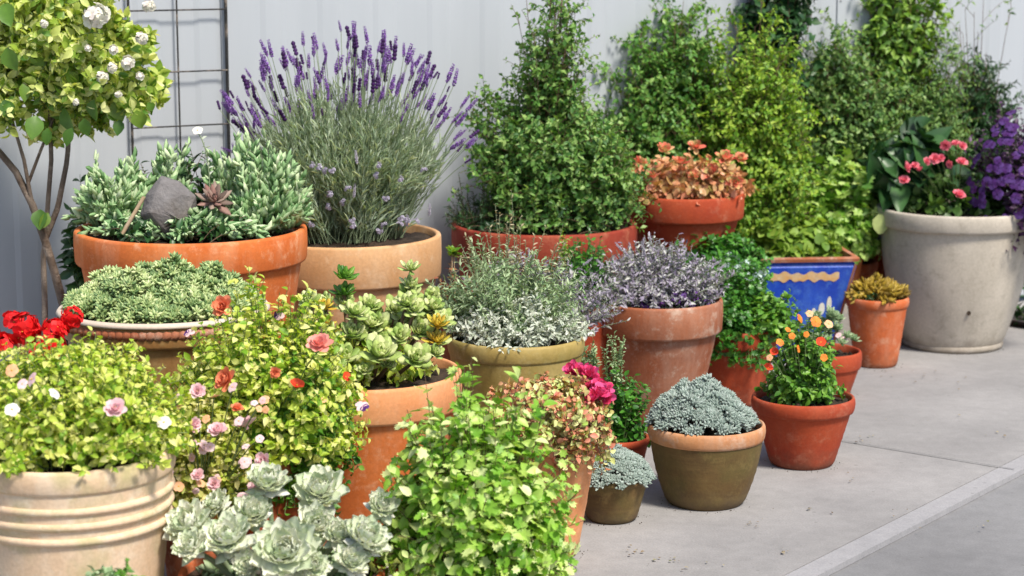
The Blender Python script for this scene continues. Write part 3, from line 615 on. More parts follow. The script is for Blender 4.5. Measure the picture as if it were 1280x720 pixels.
# pot with pink rim and red green sedum
p = Pot('peach clay pot with hot pink rim and red green sedum, beside light green bush', 690, 506, 66, 4.5, M['peach'], M['pink_rim'], rimh=.07, taper=.5, over=.03)
p.rim['label'] = 'hot pink painted rim'
g, gs = G(), G(); bush(g, gs, p.cl, p.r*.8, (.145, .13, .075), 260, 12, .017, .012, OV, t0=.35, thmax=95, ang=60)
bush(g, gs, p.cl+np.array([-.03, -.09, .01]), p.r*.5, (.11, .06, .10), 150, 12, .018, .012, OV, t0=.35, thmax=125, ang=60, bow=.9, off=(0, -.01, -.05))
bush(g, gs, p.cl+np.array([.05, -.08, .0]), p.r*.4, (.08, .06, .10), 110, 12, .018, .012, OV, t0=.35, thmax=135, ang=60, bow=.9, off=(.01, -.01, -.06))
p.part(g, 'foliage', LM['redsedum']); p.part(gs, 'stems', M['stembrown'])
g = G()
for k in range(26):
    th = R(60)-R(95)*k/25; c = p.cl+np.array([p.r*.93*math.cos(th), p.r*.93*math.sin(th), .040+.022*(k < 8)]); rosette(g, c+rng.normal(size=3)*.003, rng.normal(size=3)*.5+np.array([0, -.3, 1]), .026, 14, PETUP, .8, 10, 80)
p.part(g, 'flower_cluster', petalmat('magenta_blooms', [(.55, .02, .07), (.75, .06, .2), (.8, .15, .38)]))

# dark small leaf shrub between
p = Pot('small dark pot of glossy green leaved shrub between pink rimmed and silver succulent pots', 772, 580, 40, 5.12, M['terra_red'], H=.12)
gl, gs = G(), G(); bush(gl, gs, p.cl, .04, (.095, .08, .19), 120, 13, .016, .012, RDL, t0=.15, thmax=95, lump=.1); p.part(gl, 'foliage', LM['parsley']); 
gl = G(); bush(gl, gs, p.cl, .03, (.07, .05, .30), 14, 26, .012, .005, OV, t0=.45, thmax=30, off=(-.01, 0, 0)); p.part(gl, 'foliage', LM['sage']); p.part(gs, 'stems', M['stemg'])
p = Pot('narrow pot of upright frosted green sprigs beside the yellow olive bowl', 738, 520, 26, 5.3, M['terra_old'], H=.2)
gl, gs = G(), G(); bush(gl, gs, p.cl, .02, (.045, .04, .14), 14, 34, .017, .006, STR, t0=.1, thmax=50); p.part(gl, 'foliage', LM['sage']); p.part(gs, 'stems', M['stemg'])

# ================================================================== MIDDLE ROW
# big peach pot with variegated rosettes
p = Pot('big peach terracotta pot of variegated cream green rosettes, left of centre', 455, 462, 122, 4.6, M['peach'], rimh=.22, taper=.66, over=.05)
p.pot.data.materials[0] = M['terra_bright']; p.pot['label'] = 'orange lower body'
gs = G()
ros = [(432, 445, -.1, .034), (475, 440, -.13, .044), (520, 447, -.12, .034), (440, 415, -.05, .034), (420, 458, -.14, .03), (405, 420, 0, .03), (470, 405, 0, .034), (495, 385, .05, .032), (462, 380, .05, .03), (525, 412, 0, .03), (500, 420, -.05, .03), (450, 395, .03, .03), (535, 385, .08, .028), (430, 378, .08, .026), (512, 365, .1, .03), (548, 425, .02, .026), (485, 455, -.13, .02), (395, 400, .05, .028), (540, 370, .1, .024), (410, 440, -.1, .026), (380, 440, -.08, .028), (372, 415, -.03, .028), (455, 462, -.15, .02), (400, 462, -.12, .024), (545, 440, -.06, .022)]
for k in range(22):
    x = rng.uniform(385, 555); ros.append((x, rng.uniform(372, 430)+.0, rng.uniform(-.05, .12), rng.uniform(.022, .032)))
for x, y, dy, r in ros:
    c = p.P(x, y, dy); ax = nrm(np.array([(x-470)/260, -.6, .75])+rng.normal(size=3)*.2)
    g = G(); rosette(g, p.Lo(c)-ax*r*.3, ax, r*1.15, 26, FLR, .72, 5, 80, .3, .12)
    a = p.cl+(p.Lo(c)-p.cl)*np.array([.5, .5, 0]); e = p.Lo(c)-ax*r*.4; gs.tubes(bez(a[None], ((a+e)/2)[None], e[None], np.linspace(0, 1, 5))[0], .005, .004, 6)
    p.part(g, 'rosette', LM['vari'])
for x, y, dy, r, mt, lb in ((430, 348, .08, .036, 'bright', 'tall green rosette'), (513, 338, .1, .03, 'vari', 'tall pale rosette'), (405, 385, .02, .028, 'yellow', 'yellow rosette'), (546, 408, -.03, .034, 'yellow', 'yellow orange rosette')):
    for j in range(2):
        c = p.P(x, y+j*20, dy); g = G(); rosette(g, p.Lo(c), (.1, -.35, .9), r, 22, FLR, .5, 0, 80, .3, .15); p.part(g, 'rosette', LM[mt], lb)
    a = p.cl+(p.Lo(c)-p.cl)*np.array([.7, .7, 0]); gs.tubes(np.array([a, p.Lo(c)])[None], .006, .005, 6)
p.part(gs, 'stems', M['stembrown'])
gl = G(); bush(gl, None, p.cl+np.array([-.01, .02, 0]), p.r*.7, (.18, .14, .11), 220, 10, .022, .012, OV, t0=.3); p.part(gl, 'foliage', LM['lime'])

# coral flowers mound and blush flowers mound
p = Pot('terracotta pot overflowing with coral blooms and trailing green leaves, left centre', 318, 560, 88, 4.25, M['terra'])
gl, gs = G(), G(); bush(gl, gs, p.cl, p.r*.8, (.225, .18, .345), 760, 20, .020, .013, OV, t0=.25, thmax=88, lump=.14, off=(.03, 0, 0))
p.part(gl, 'foliage', LM['lime'])
gl = G()
bush(gl, gs, p.cl+np.array([.07, -.05, .03]), p.r*.7, (.145, .09, .20), 420, 18, .018, .013, OV, t0=.25, thmax=140, lump=.16, bow=.8)
p.part(gl, 'foliage', LM['bright'], 'trailing darker green foliage')
fs = [(F_pinkred, 400, 433, -.19, .027), (F_coral, 285, 476, -.19, .026), (F_petred, 371, 482, -.17, .016), (F_coral, 280, 384, .02, .024), (F_viola, 348, 394, .0, .013), (F_viola, 236, 416, -.02, .014), (F_petred, 432, 471, -.05, .011), (F_viola, 453, 508, -.08, .018), (F_blush, 308, 533, -.2, .024), (F_coral, 296, 512, -.2, .014), (F_peach, 403, 500, -.13, .010), (F_coral, 343, 465, -.18, .012), (F_peach, 330, 500, -.18, .012), (F_peach, 332, 512, -.2, .008)]
for F, x, y, dy, r in fs: p.flower(F, x, y, dy, r, gs=gs)
p.part(gs, 'stems', M['stemg'])
p = Pot('pot of blush white small flowers spilling beside the cream tub', 262, 618, 62, 4.12, M['terra_old'], X=PX(262, 618, 4.2)[0])
gl, gs = G(), G(); bush(gl, gs, p.cl, p.r*.8, (.13, .11, .215), 480, 18, .018, .012, OV, t0=.2, thmax=100, lump=.14)
p.part(gl, 'foliage', LM['limepink'])
for k in range(30):
    x = rng.uniform(205, 330); y = rng.uniform(478, 622)
    p.flower(F_smallp if k % 3 else F_peach, x, y, -.09-.05*rng.random(), .006+.006*rng.random(), gs=gs)
for x, y, r in ((272, 540, .02), (247, 490, .016), (241, 531, .016), (330, 575, .017), (322, 612, .02), (248, 595, .014), (268, 605, .014)): p.flower(F_blush, x, y, -.14, r, gs=gs)
p.part(gs, 'stems', M['stemg'])

# rope rimmed brown bowl with sedum
p = Pot('brown bowl with pale lip and rope pattern rim full of knobbly green sedum', 205, 388, 128, 4.75, M['glaze_brown'], M['glaze_brown'], rimh=.12, taper=.62, over=.06, bulge=.03)
g = G(); r_ = p.r
g.lathe([(r_-.014, p.H+.0005), (r_+.004, p.H+.0005), (r_+.008, p.H+.005), (r_+.003, p.H+.011), (r_-.006, p.H+.013), (r_-.016, p.H+.008), (r_-.014, p.H+.0005)], 80); g.build('pale_lip', M['white_lip'], p.pot)
th = np.arange(84)*2*math.pi/84; pos = np.stack([(r_+.001)*np.cos(th), (r_+.001)*np.sin(th), np.full(84, p.H-.022)], 1)
g = G(); g.inst(BUD, pos, np.stack([-np.sin(th)*.8, np.cos(th)*.8, np.full(84, .6)], 1), (0, 0, 1), .012, .024); g.build('rope_band', M['terra_old'], p.pot)
for mt, n, x0 in (('sedum', 420, -.03), ('sedum2', 230, .05)):
    g = G()
    for k in range(n):
        a, q = rng.random()*6.28, math.sqrt(rng.random())*.93; x, y = q*math.cos(a)*r_*.95, q*math.sin(a)*r_*.9
        z = (.066+.036*math.sin(x*34+.6)*math.cos(y*25+x*14))*(1-q**3)*rng.uniform(.65, 1.15)+.008
        c = p.cl+np.array([x, y, z]); ax = (x*3+rng.normal()*.2, y*3-.4, 1)
        for j in range(3): rosette(g, c+nrm(np.array(ax))*j*.011, ax, .024-.003*j, 10, FLN, .42, 15, 60, .5, .15)
    p.part(g, 'rosettes', LM[mt])

# small yellow sprig left behind
# yellow olive bowl with silver plant
p = Pot('yellow olive bowl of tiny silver white leaves between peach pot and weathered pot', 645, 418, 86, 5.1, M['olive_yellow'], rimh=.16, taper=.66, over=.03, bulge=.03)
gl, gs = G(), G(); bush(gl, gs, p.cl, p.r*.9, (.185, .16, .12), 420, 15, .014, .0065, STR, t0=.3, thmax=88, lump=.1)
p.part(gl, 'foliage', LM['silver'], 'silver white front foliage')
gl = G(); bush(gl, gs, p.cl+np.array([-.03, .03, 0]), p.r*.7, (.23, .14, .235), 300, 20, .018, .0052, STR, t0=.25, thmax=80, lump=.25, kmin=.5); p.part(gl, 'foliage', LM['sage'])
p.part(gs, 'stems', M['stemgrey'])
# grey lavender behind it
p = Pot('grey leaved rosemary like plant with upright pale shoots behind the yellow olive bowl', 662, 425, 62, 5.45, M['terra'])
gl, gs = G(), G(); tips, d = bush(gl, gs, p.cl, p.r*.7, (.255, .15, .25), 360, 22, .017, .0055, STR, t0=.3, thmax=78, bow=.2)
p.part(gl, 'foliage', LM['greypurple'])
gl = G(); bush(gl, gs, p.cl+np.array([-.04, 0, 0]), p.r*.5, (.24, .12, .37), 44, 28, .013, .0042, STR, t0=.4, thmax=48, bow=.1); p.part(gl, 'shoots', leafmat('pale_tan_shoots', [(.28, .26, .14), (.42, .34, .22), (.35, .38, .2)], .6, .2))
for k in range(22):
    j = rng.integers(len(tips)); F_spike2.put(p.t, tips[j]+np.array([p.X, p.Y, 0]), d[j], .028)
p.part(gs, 'stems', M['stemgrey'])
# bright ferny parsley behind
p = Pot('bright feathery green herb between grey rosemary and the red shrub planter', 728, 345, 40, 5.72, M['terra_red'], H=.36)
p.cl[2] += .0
simple(p, 'parsley', (.11, .09, .215), 260, 10, .017, .012, LOB, t0=.25)
gl, gs = G(), G(); bush(gl, gs, p.cl+np.array([-.06, -.02, 0]), .01, (.05, .03, .22), 7, 22, .016, .006, OV, t0=.3, thmax=30); p.part(gl, 'foliage', LM['shrub2'])
# reddish scruffy plant x 555-600
p = Pot('scruffy plant with yellow brown stems and teal leaves right of the tan lavender pot', 575, 400, 34, 5.35, M['terra_old'], H=.38)
gl, gs = G(), G(); bush(gl, gs, p.cl, .03, (.09, .07, .16), 40, 12, .020, .006, STR, t0=.3, thmax=80); p.part(gl, 'foliage', leafmat('teal_red_leaves', [(.10, .2, .13), (.3, .08, .05), (.4, .3, .1)], .5, .2)); 
gl = G(); bush(gl, gs, p.cl+np.array([-.02, 0, .14]), .02, (.03, .03, .07), 5, 8, .02, .02, LOB, t0=.7, thmax=20); p.part(gl, 'foliage', LM['shrub2']); p.part(gs, 'stems', M['twig'])

# weathered pot with grey purple plant
p = Pot('weathered terracotta pot of grey purple sage like shoots in the centre', 822, 372, 81, 5.75, M['terra_old'], rimh=.30, taper=.62, over=.08)
gl, gs = G(), G(); bush(gl, gs, p.cl+np.array([-.06, -.04, 0]), p.r*.6, (.22, .12, .15), 160, 18, .015, .0055, STR, t0=.3, thmax=95, lump=.2); tips, d = bush(gl, gs, p.cl, p.r*.85, (.20, .17, .185), 380, 17, .015, .0058, STR, t0=.2, thmax=82, bow=.25)
p.part(gl, 'foliage', LM['greypurple'])
for k in range(34):
    j = rng.integers(len(tips)); F_spike2.put(p.t, tips[j]+np.array([p.X, p.Y, 0])-d[j]*.01, d[j], .03)
gl = G(); bush(gl, gs, p.cl, p.r*.8, (.17, .16, .07), 120, 10, .013, .007, OV, t0=.2); p.part(gl, 'foliage', PM['purple'], 'violet low foliage'); p.part(gs, 'stems', M['stemgrey'])
# parsley pot
p = Pot('dark red terracotta pot with cascading parsley right of the weathered pot', 918, 407, 54, 6.02, M['terra_red'], rimh=.26)
gl, gs = G(), G(); bush(gl, gs, p.cl, p.r*.7, (.16, .15, .215), 420, 12, .022, .018, LOB, t0=.3, thmax=112, lump=.14, off=(-.03, -.01, -.01), bow=.7); p.part(gl, 'foliage', LM['parsley']); 
gl = G(); bush(gl, gs, p.cl+np.array([.09, -.06, .0]), .05, (.11, .08, .13), 130, 10, .020, .015, OV, t0=.3, thmax=100); p.part(gl, 'foliage', LM['bright']); p.part(gs, 'stems', M['stemg'])
# green with blue white
p = Pot('dark green leafy plant with blue white leaf tips behind the parsley pot', 893, 350, 46, 6.38, M['terra'])
gl, gs = G(), G(); bush(gl, gs, p.cl, p.r*.8, (.19, .14, .18), 330, 11, .024, .017, OV, t0=.3, lump=.1); p.part(gl, 'foliage', LM['parsley'])
gl = G(); bush(gl, gs, p.cl+np.array([.05, -.08, 0]), .04, (.11, .06, .10), 60, 4, .022, .016, RDL, t0=.75, thmax=70); p.part(gl, 'foliage', LM['bluewhite'], 'blue white leaves'); p.part(gs, 'stems', M['stemg'])
# terracotta low pot with pink buds
p = Pot('small red pot with green rosettes and pink buds between flowers and blue pot', 1030, 437, 47, 6.12, M['terra_red'], rimh=.4, taper=.7)
g = G()
for k in range(34):
    a = rng.random()*6.28; q = rng.random()*.085; rosette(g, p.cl+np.array([q*math.cos(a)+.01, q*math.sin(a), .02+.11*rng.random()*(1-(q/.1)**2)]), (math.cos(a)*.4, -.4, 1), .026, 18, FL, .5, 10, 80, .4)
p.part(g, 'rosettes', LM['sage'])
for x, y in ((1048, 419), (1056, 424), (1024, 437)): p.flower(F_smallp, x, y, -.05, .01)
# golden succulent pot
p = Pot('orange terracotta pot of golden brown succulent fingers left of big grey pot', 1097, 370, 39, 6.55, M['terra'], rimh=.2, taper=.68, over=.06)
g, gs = G(), G()
bush(g, gs, p.cl, p.r*.8, (.095, .085, .062), 90, 7, .030, .008, FLN, t0=.4, ang=20, thmax=80); p.part(g, 'foliage', LM['gold']); p.part(gs, 'stems', M['stembrown'])
gl = G(); bush(gl, None, p.cl+np.array([-.04, -.04, 0]), .03, (.06, .05, .03), 30, 6, .014, .007, OV); p.part(gl, 'foliage', LM['dark'])

# blue painted square pot
q = PX(1000, 318, 6.6); X0, H0 = q[0], q[2]; BY = 6.68
t = thing('painted_planter', 'square cobalt blue painted planter with cream scalloped band and white petals', 'planter', (X0, BY, 0), R(5))
hw_, hb, H_ = .165, .105, H0
def sq(h, z, b=.012): return [(x*h+dx, y*h+dy, z) for x, y, dx, dy in ((-1, -1, b, 0), (1, -1, -b, 0), (1, -1, 0, b), (1, 1, 0, -b), (1, 1, -b, 0), (-1, 1, b, 0), (-1, 1, 0, -b), (-1, -1, 0, b))]
g = G(); V = []; lv = [(hb-.01, 0), (hb, .006)]+[(hb+(hw_-hb)*z**1.25, z*(H_-.02)) for z in (.2, .4, .6, .8, .97)]+[(hw_-.012, H_-.012), (hw_-.022, H_-.10)]
for h, z in lv: V += sq(h, z)
g.add(V, [(i*8+j, i*8+(j+1) % 8, (i+1)*8+(j+1) % 8, (i+1)*8+j) for i in range(len(lv)-1) for j in range(8)]+[tuple(range(7, -1, -1)), tuple((len(lv)-1)*8+k for k in range(8))])
body = g.build('pot', M['blue'], t, auto=35)
g = G(); V = []; rl = [(hw_-.010, H_-.014), (hw_+.004, H_-.012), (hw_+.006, H_-.002), (hw_, H_+.003), (hw_-.014, H_+.002), (hw_-.016, H_-.03)]
for h, z in rl: V += sq(h, z)
g.add(V, [(i*8+j, i*8+(j+1) % 8, (i+1)*8+(j+1) % 8, (i+1)*8+j) for i in range(len(rl)-1) for j in range(8)]); g.build('rim', M['terra_old'], body, auto=35)
def face_half(z): q_ = max(0, z/(H_-.02)); return hb+(hw_-hb)*q_**1.25
for side in range(4):
    a = side*math.pi/2; ca, sa = math.cos(a), math.sin(a)
    def fp(x, z, o=.0015): h = face_half(z)+o; return (x*ca+h*sa, x*sa-h*ca, z)
    g = G(); n = 60; xs = np.linspace(-.12, .105, n); up = [H_-.048+.004*math.sin(x*150)+.003*math.sin(x*61) for x in xs]; lo = [H_-.070-.007*abs(math.sin(x*60))+.003*math.sin(x*190) for x in xs]
    V = [fp(x, z) for x, z in zip(xs, up)]+[fp(x, z) for x, z in zip(xs, lo)]; g.add(V, [(i+n, i+n+1, i+1, i) for i in range(n-1)]); g.build('scalloped_band', M['paint_cream'], body, False)
    for cx_, cz, w_, h_ in ((.078, .20, .008, .045), (.055, .185, .010, .035), (-.078, .20, .008, .045), (.030, .17, .008, .03)):
        g = G(); aa = np.arange(16)*2*math.pi/16; V = [fp(cx_+w_*math.cos(v)+.15*(cz-.1)*cx_, cz+h_*.6*math.sin(v), .002) for v in aa]; g.add(V, [tuple(range(16))])
        g.build('petal_motif', M['paint_white'], body, False)
    g = G()   # brown corner edging
    e = .003; V = []
    for z in np.linspace(.01, H_-.02, 9): h = face_half(z); V += [fp(h-.013, z, .001), fp(h-.006, z, .004)]
    g.add(V, [(2*i, 2*i+1, 2*i+3, 2*i+2) for i in range(8)]); g.build('corner_edging', M['terra_old'], body, False)
for sx_ in (-1, 1):
    g = G(); n = 20; xs = sx_*.072+np.linspace(-.066, .066, n); zt = H_+.004+.030*np.sqrt(np.maximum(0, 1-(np.linspace(-1, 1, n))**4)); y_ = hw_-.010
    V = [(x, y_, H_-.02) for x in xs]+[(x, y_, z) for x, z in zip(xs, zt)]+[(x, y_+.009, H_-.02) for x in xs]+[(x, y_+.009, z) for x, z in zip(xs, zt)]
    g.add(V, [(i, i+1, n+i+1, n+i) for i in range(n-1)]+[(2*n+i+1, 2*n+i, 3*n+i, 3*n+i+1) for i in range(n-1)]+[(n+i, n+i+1, 3*n+i+1, 3*n+i) for i in range(n-1)]+[(0, n, 3*n, 2*n), (n-1, 3*n-1, 4*n-1, 2*n-1)]); g.build('scalloped_lip', M['blue_in'], body, True, auto=40)
g = G(); V = sq(hw_-.02, H_-.07); g.add(V, [tuple(range(8))]); g.build('soil', M['soil'], t, False)
gl, gs = G(), G(); c = np.array([0, .02, H_-.07]); bush(gl, gs, c, .10, (.165, .13, .20), 190, 8, .034, .032, RDL, t0=.4, thmax=82, lump=.15, off=(-.03, 0, 0)); gl.build('foliage', leafmat('lettuce_green', [(.12, .24, .03), (.22, .36, .05), (.32, .44, .08)], .45, .35), t)
gs.build('stems', M['stemg'], t)

# terracotta pot of leafy greens behind the blue one
p = Pot('orange pot of tall leafy greens with pale round leaf, behind blue planter', 1046, 306, 36, 6.95, M['terra_bright'], lift=.14)
gl, gs = G(), G(); bush(gl, gs, p.cl, .06, (.17, .13, .33), 110, 9, .046, .032, LOB, t0=.45, thmax=80); bush(gl, gs, p.cl, .06, (.19, .14, .15), 130, 8, .042, .032, LOB, t0=.3, thmax=95, off=(-.02, 0, 0)); p.part(gl, 'foliage', leafmat('leafy_greens', [(.08, .22, .025), (.20, .40, .05), (.40, .60, .13), (.6, .74, .3)], .45, .4))
gl = G(); w_ = p.Lo(p.P(1100, 268, -.15)); e_ = p.Lo(p.P(1100, 283, -.17))
gl.inst(RDL, [w_], (0.03, -.2, -1), (0, -1, .2), .055, .065); gs.tubes(bez((p.cl+np.array([.03, -.02, 0]))[None], ((p.cl+w_)/2+np.array([.02, 0, .1]))[None], w_[None], np.linspace(0, 1, 8))[0], .003, .002, 5)
p.part(gl, 'round_leaf', LM['palegreen']); p.part(gs, 'stems', M['stemg'])
g = G(); g.box((p.X, p.Y, .07), (.2, .2, .14), .3); tag(g.build('concrete_block', M['block'], None, False), 'grey concrete block under the pot of tall leafy greens', 'block')

# ================================================================== BACK ROW
# wide orange bowl, upper left
p = Pot('widest orange terracotta pot with frosted green shoots around a grey stone', 239, 284, 144, 5.3, M['terra_bright'], rimh=.17, taper=.66, over=.05, rimlabel=None)
bowl = p
gl, gs = G(), G()
for ox, oy, rx, h, n in ((-.19, 0, .115, .20, 60), (-.07, .06, .11, .22, 46), (.20, 0, .115, .23, 70), (.12, .08, .10, .26, 40), (.0, -.1, .24, .07, 90)):
    bush(gl, gs, p.cl+np.array([ox, oy, 0]), .06, (rx, .12, h), n, 20, .030, .0085, FLN, t0=.2, thmax=80, ang=32, bow=.4)
p.part(gl, 'foliage', leafmat('chalky_green_fingers', [(.13, .28, .10), (.28, .46, .20), (.50, .66, .36), (.68, .78, .52)], .6, .2)); p.part(gs, 'stems', M['stemgrey'])
gl, gs = G(), G(); bush(gl, gs, p.cl+np.array([.0, -.12, 0]), .15, (.22, .1, .075), 60, 8, .028, .014, OV, t0=.3); p.part(gs, 'stems', M['stembrown']); gs = G(); bush(gl, gs, p.cl+np.array([-.05, .12, 0]), .15, (.22, .08, .2), 60, 8, .028, .014, OV, t0=.3); p.part(gl, 'foliage', LM['dark'], 'low dark green leaves'); p.part(gs, 'stems', M['stembrown'])
g = G(); c = p.Lo(p.P(268, 252, -.1)); rosette(g, c, (.1, -.7, .8), .055, 26, FL, .4, -5, 75, .4, .2); p.part(g, 'dried_rosette', M['drybrown'])
g = G(); a = p.Lo(p.P(163, 275, -.2)); b = p.Lo(p.P(180, 246, -.2)); a2 = a+(a-b)*.6; g.tubes(np.array([a2, b])[None], .0055, .005, 6); p.part(g, 'stick', M['twig'])
gs = G(); gl = G(); a = p.cl+np.array([.04, .03, 0]); e = p.Lo(p.P(247, 165, .03)); bz = (a[None], (a+np.array([.02, 0, .2]))[None], e[None]); gs.tubes(bez(*bz, np.linspace(0, 1, 8))[0], .0022, .0015, 5); leaves(gl, *bz, 20, .4, .016, .007, OV)
p.part(gl, 'foliage', LM['silver']); p.part(gs, 'flower_stem', M['stemgrey']); F_smallw.put(p.t, p.P(247, 163, .03), (0, -.6, .7), .014)
# stone: an angular slab of rock set on one corner
out = [(-.055, .0), (-.07, .045), (-.045, .085), (-.005, .115), (.035, .095), (.062, .05), (.045, .01), (.01, -.035), (-.03, -.03)]
g = G(); ra = np.random.default_rng(3); V = []
for dy, k in ((-.040, .45), (-.030, .86), (.0, 1.), (.03, .85), (.042, .4)):
    V += [((x-.0)*k+ra.normal()*.003, dy+ra.normal()*.005, (z-.04)*k+.04+ra.normal()*.003) for x, z in out]
n = len(out); g.add(V, [(i*n+j, i*n+(j+1) % n, (i+1)*n+(j+1) % n, (i+1)*n+j) for i in range(4) for j in range(n)]+[tuple(range(n))[::-1], tuple(range(4*n, 5*n))])
o = g.build('stone', M['rock'], None, False); tag(o, 'grey angular stone standing among shoots in the widest orange pot', 'stone')
bm_ = o.modifiers.new('bevel', 'BEVEL'); bm_.width = .004; bm_.segments = 2
o.location = Vector(p.P(222, 250, -.12)); o.rotation_euler = (R(-12), 0, .2); o.location.z = bowl.top+.02; o.scale = (1.12, 1.1, 1.22); o.rotation_euler = (R(-10), R(-14), .5)

# lavender
p = Pot('tan clay pot of tall purple flowering lavender against the pale wall', 432, 292, 120, 5.75, M['tan'], rimh=.26, taper=.68, over=.05)
gl, gs, gs2 = G(), G(), G()
bush(gl, gs, p.cl, p.r*.75, (.34, .24, .43), 900, 24, .034, .0036, STR, t0=.1, thmax=60, ang=20, bow=.2, kmin=.5, lump=.06)
p.part(gl, 'foliage', LM['lavleaf']); p.part(gs, 'stems', M['stemgrey'])
n = 240; u = rng.uniform(-1, 1, n); xx = u*.325+.01; env = .565-.16*np.abs(u)**2.2
tips = np.stack([p.cl[0]+xx+rng.normal(size=n)*.008, p.cl[1]+rng.uniform(-.16, .16, n)*np.sqrt(1-.8*u*u), p.cl[2]+env-.19*rng.random(n)**1.3-.015], 1)
P0 = p.cl+(tips-p.cl)*np.array([.45, .45, 0]); P1 = P0+(tips-P0)*np.array([.45, .5, .55]); tips += rng.normal(size=tips.shape)*np.array([.014, .014, .012]); d = nrm(tips-P1+rng.normal(size=tips.shape)*.035)
gs2.tubes(bez(P0, P1, tips, np.linspace(0, 1, 8))[0], .0014, .0010, 4); p.part(gs2, 'flower_stems', M['stemgrey'])
for k in range(94): F_spike.put(p.t, tips[k]+np.array([p.X, p.Y, p.z0]), d[k], rng.uniform(.032, .055))
for k in range(6):
    F_spike2.put(p.t, tips[94+k]*np.array([.75, .75, .72])+np.array([p.X, p.Y-.12, .02]), d[k], .035)
g = G(); h_, c_ = mk('spike')
for k in range(94, 160):
    t_ = (h_.V, None); v = np.concatenate(h_.V)*rng.uniform(.03, .05); m_ = np.array(Vector(d[k]).to_track_quat('Z', 'Y').to_matrix())
    off_ = g.n; g.V.append(v@m_.T+tips[k]); g.n += len(v); g.L += [l+off_ for l in h_.L]; g.Z += h_.Z
o = p.part(g, 'more_flower_spikes', PM['lav']); o['kind'] = 'stuff'
g = G(); idx = range(160, n)
for k in idx:
    q = tips[k]; L_ = rng.uniform(.012, .03); g.inst(BUD, q+d[k]*np.arange(4)[:, None]*L_*.35, d[k], (1, 0, 0), .0055, L_*.5)
o = p.part(g, 'spent_flower_spikes', PM['purpledk']); o['kind'] = 'stuff'
for k in range(24):
    F_tiny.put(p.t, p.P(rng.uniform(385, 535), rng.uniform(205, 292), -.26+.08*rng.random()), (rng.normal()*.3, -1, .6), .012)

# red planter with large fine leaved shrub
M['terra_dark'] = claymat('terracotta_dark', (.20, .022, .012), (.27, .038, .018), stain=(.4, .15, .08), amt=.2)  # red clay with the shade of the overhanging plants put into its colour
p = Pot('dark red wide planter holding tall airy green shrub in front of the wall', 680, 278, 116, 6.25, M['terra_dark'], rimh=.2, taper=.72, over=.05)
gl, gs = G(), G()
z = p.cl
ballbush(gl, gs, z, p.Lo(p.P(688, 205)), (.215, .18, .195), 230, 12, .020, .012, OVS, sides=11, lo=-.9)
ballbush(gl, gs, z, p.Lo(p.P(745, 235)), (.13, .16, .15), 100, 12, .020, .012, OVS, sides=10, lo=-.9)
ballbush(gl, gs, z, p.Lo(p.P(692, 60)), (.135, .11, .30), 64, 9, .019, .012, OVS, sides=9, slen=.075, lo=-.9, lump=.28)
p.part(gl, 'foliage', LM['shrub']); 
g2 = G(); a = z+np.array([.04, 0, 0]); e = a+np.array([.03, 0, .9]); g2.tubes(bez(a[None], (a+np.array([-.02, 0, .4]))[None], e[None], np.linspace(0, 1, 12))[0], .007, .003, 7); p.part(g2, 'main_stem', M['bark'])
p.part(gs, 'stems', M['stembrown'])
gl, gs = G(), G(); bush(gl, gs, z+np.array([-.2, -.02, 0]), .06, (.13, .12, .15), 60, 30, .016, .003, STR, t0=.1, thmax=88, ang=50, bow=.1); bush(gl, gs, z, p.r*.8, (.27, .24, .10), 150, 12, .018, .009, OV, t0=.2, thmax=88); p.part(gl, 'foliage', LM['dark'], 'low dark needle foliage'); p.part(gs, 'stems', M['stembrown'])

# coral succulent pot
p = Pot('deep red pot of coral and pink tipped succulent leaves, raised at back centre', 855, 240, 75, 6.5, M['terra_red'], lift=.30, rimh=.30, taper=.62, over=.08)
g, gs = G(), G(); bush(g, gs, p.cl, p.r*.85, (.225, .17, .125), 300, 8, .027, .019, RDL, t0=.4, thmax=92, ang=55, lump=.12); p.part(g, 'foliage', LM['coral'])
for x, y, r in ((830, 190, .032), (870, 185, .028), (905, 200, .034), (890, 215, .03), (925, 200, .026), (850, 205, .03), (800, 205, .026), (815, 222, .026), (918, 228, .028), (868, 222, .024), (790, 215, .02)):
    g = G(); c = p.Lo(p.P(x, y, -.13)); rosette(g, c, rng.normal(size=3)*.35+np.array([0, -.5, .8]), r, 34, PETUP, .6, 0, 85, .35, .2); p.part(g, 'coral_tuft', PM['salmon'])
bush(G(), gs, p.cl, p.r, (.1, .1, .1), 5, 3, .01, .01, RH); p.part(gs, 'stems', M['stembrown'])
g = G(); g.box((p.X, p.Y, .15), (.3, .22, .30), .2); tag(g.build('concrete_block', M['block'], None, False), 'grey concrete block under the coral succulent pot', 'block')

def shrub(label, cx, y0, y1, Y, half, mat, potr=.13, potH=.25, n=60, ln=.0205, wd_=.0125, T=OVS, dims_y=.14, sides=8, slen=.10, m=8, pot='terra', stem='stembrown', lump=.13, lo=-.75, name='potted_shrub', cat='shrub'):
    b = PX(cx, (y0+y1)/2, Y); zt, zb = PX(cx, y0, Y)[2], PX(cx, y1, Y)[2]
    p = Pot(label, cx, 0, 10, Y, M[pot], X=b[0], r=potr, H=potH, name=name, cat=cat); gl, gs = G(), G()
    ballbush(gl, gs, p.cl, p.Lo(b), (half/(FPX/Y), dims_y, (zt-zb)/2), n, m, ln, wd_, T, sides, slen, lump, lo=lo)
    if isinstance(mat, str): mat = LM[mat]
    p.part(gl, 'foliage', mat); p.part(gs, 'stems', M[stem]); return p
p = shrub('round mid green leafy shrub behind the coral succulent pot', 832, 5, 320, 6.86, 104, 'mid2', n=330, sides=11, m=12)
p = shrub('yellow green small leaved shrub right of the coral succulent pot', 940, 40, 330, 6.76, 66, 'shrub2', n=230, sides=11, m=12)
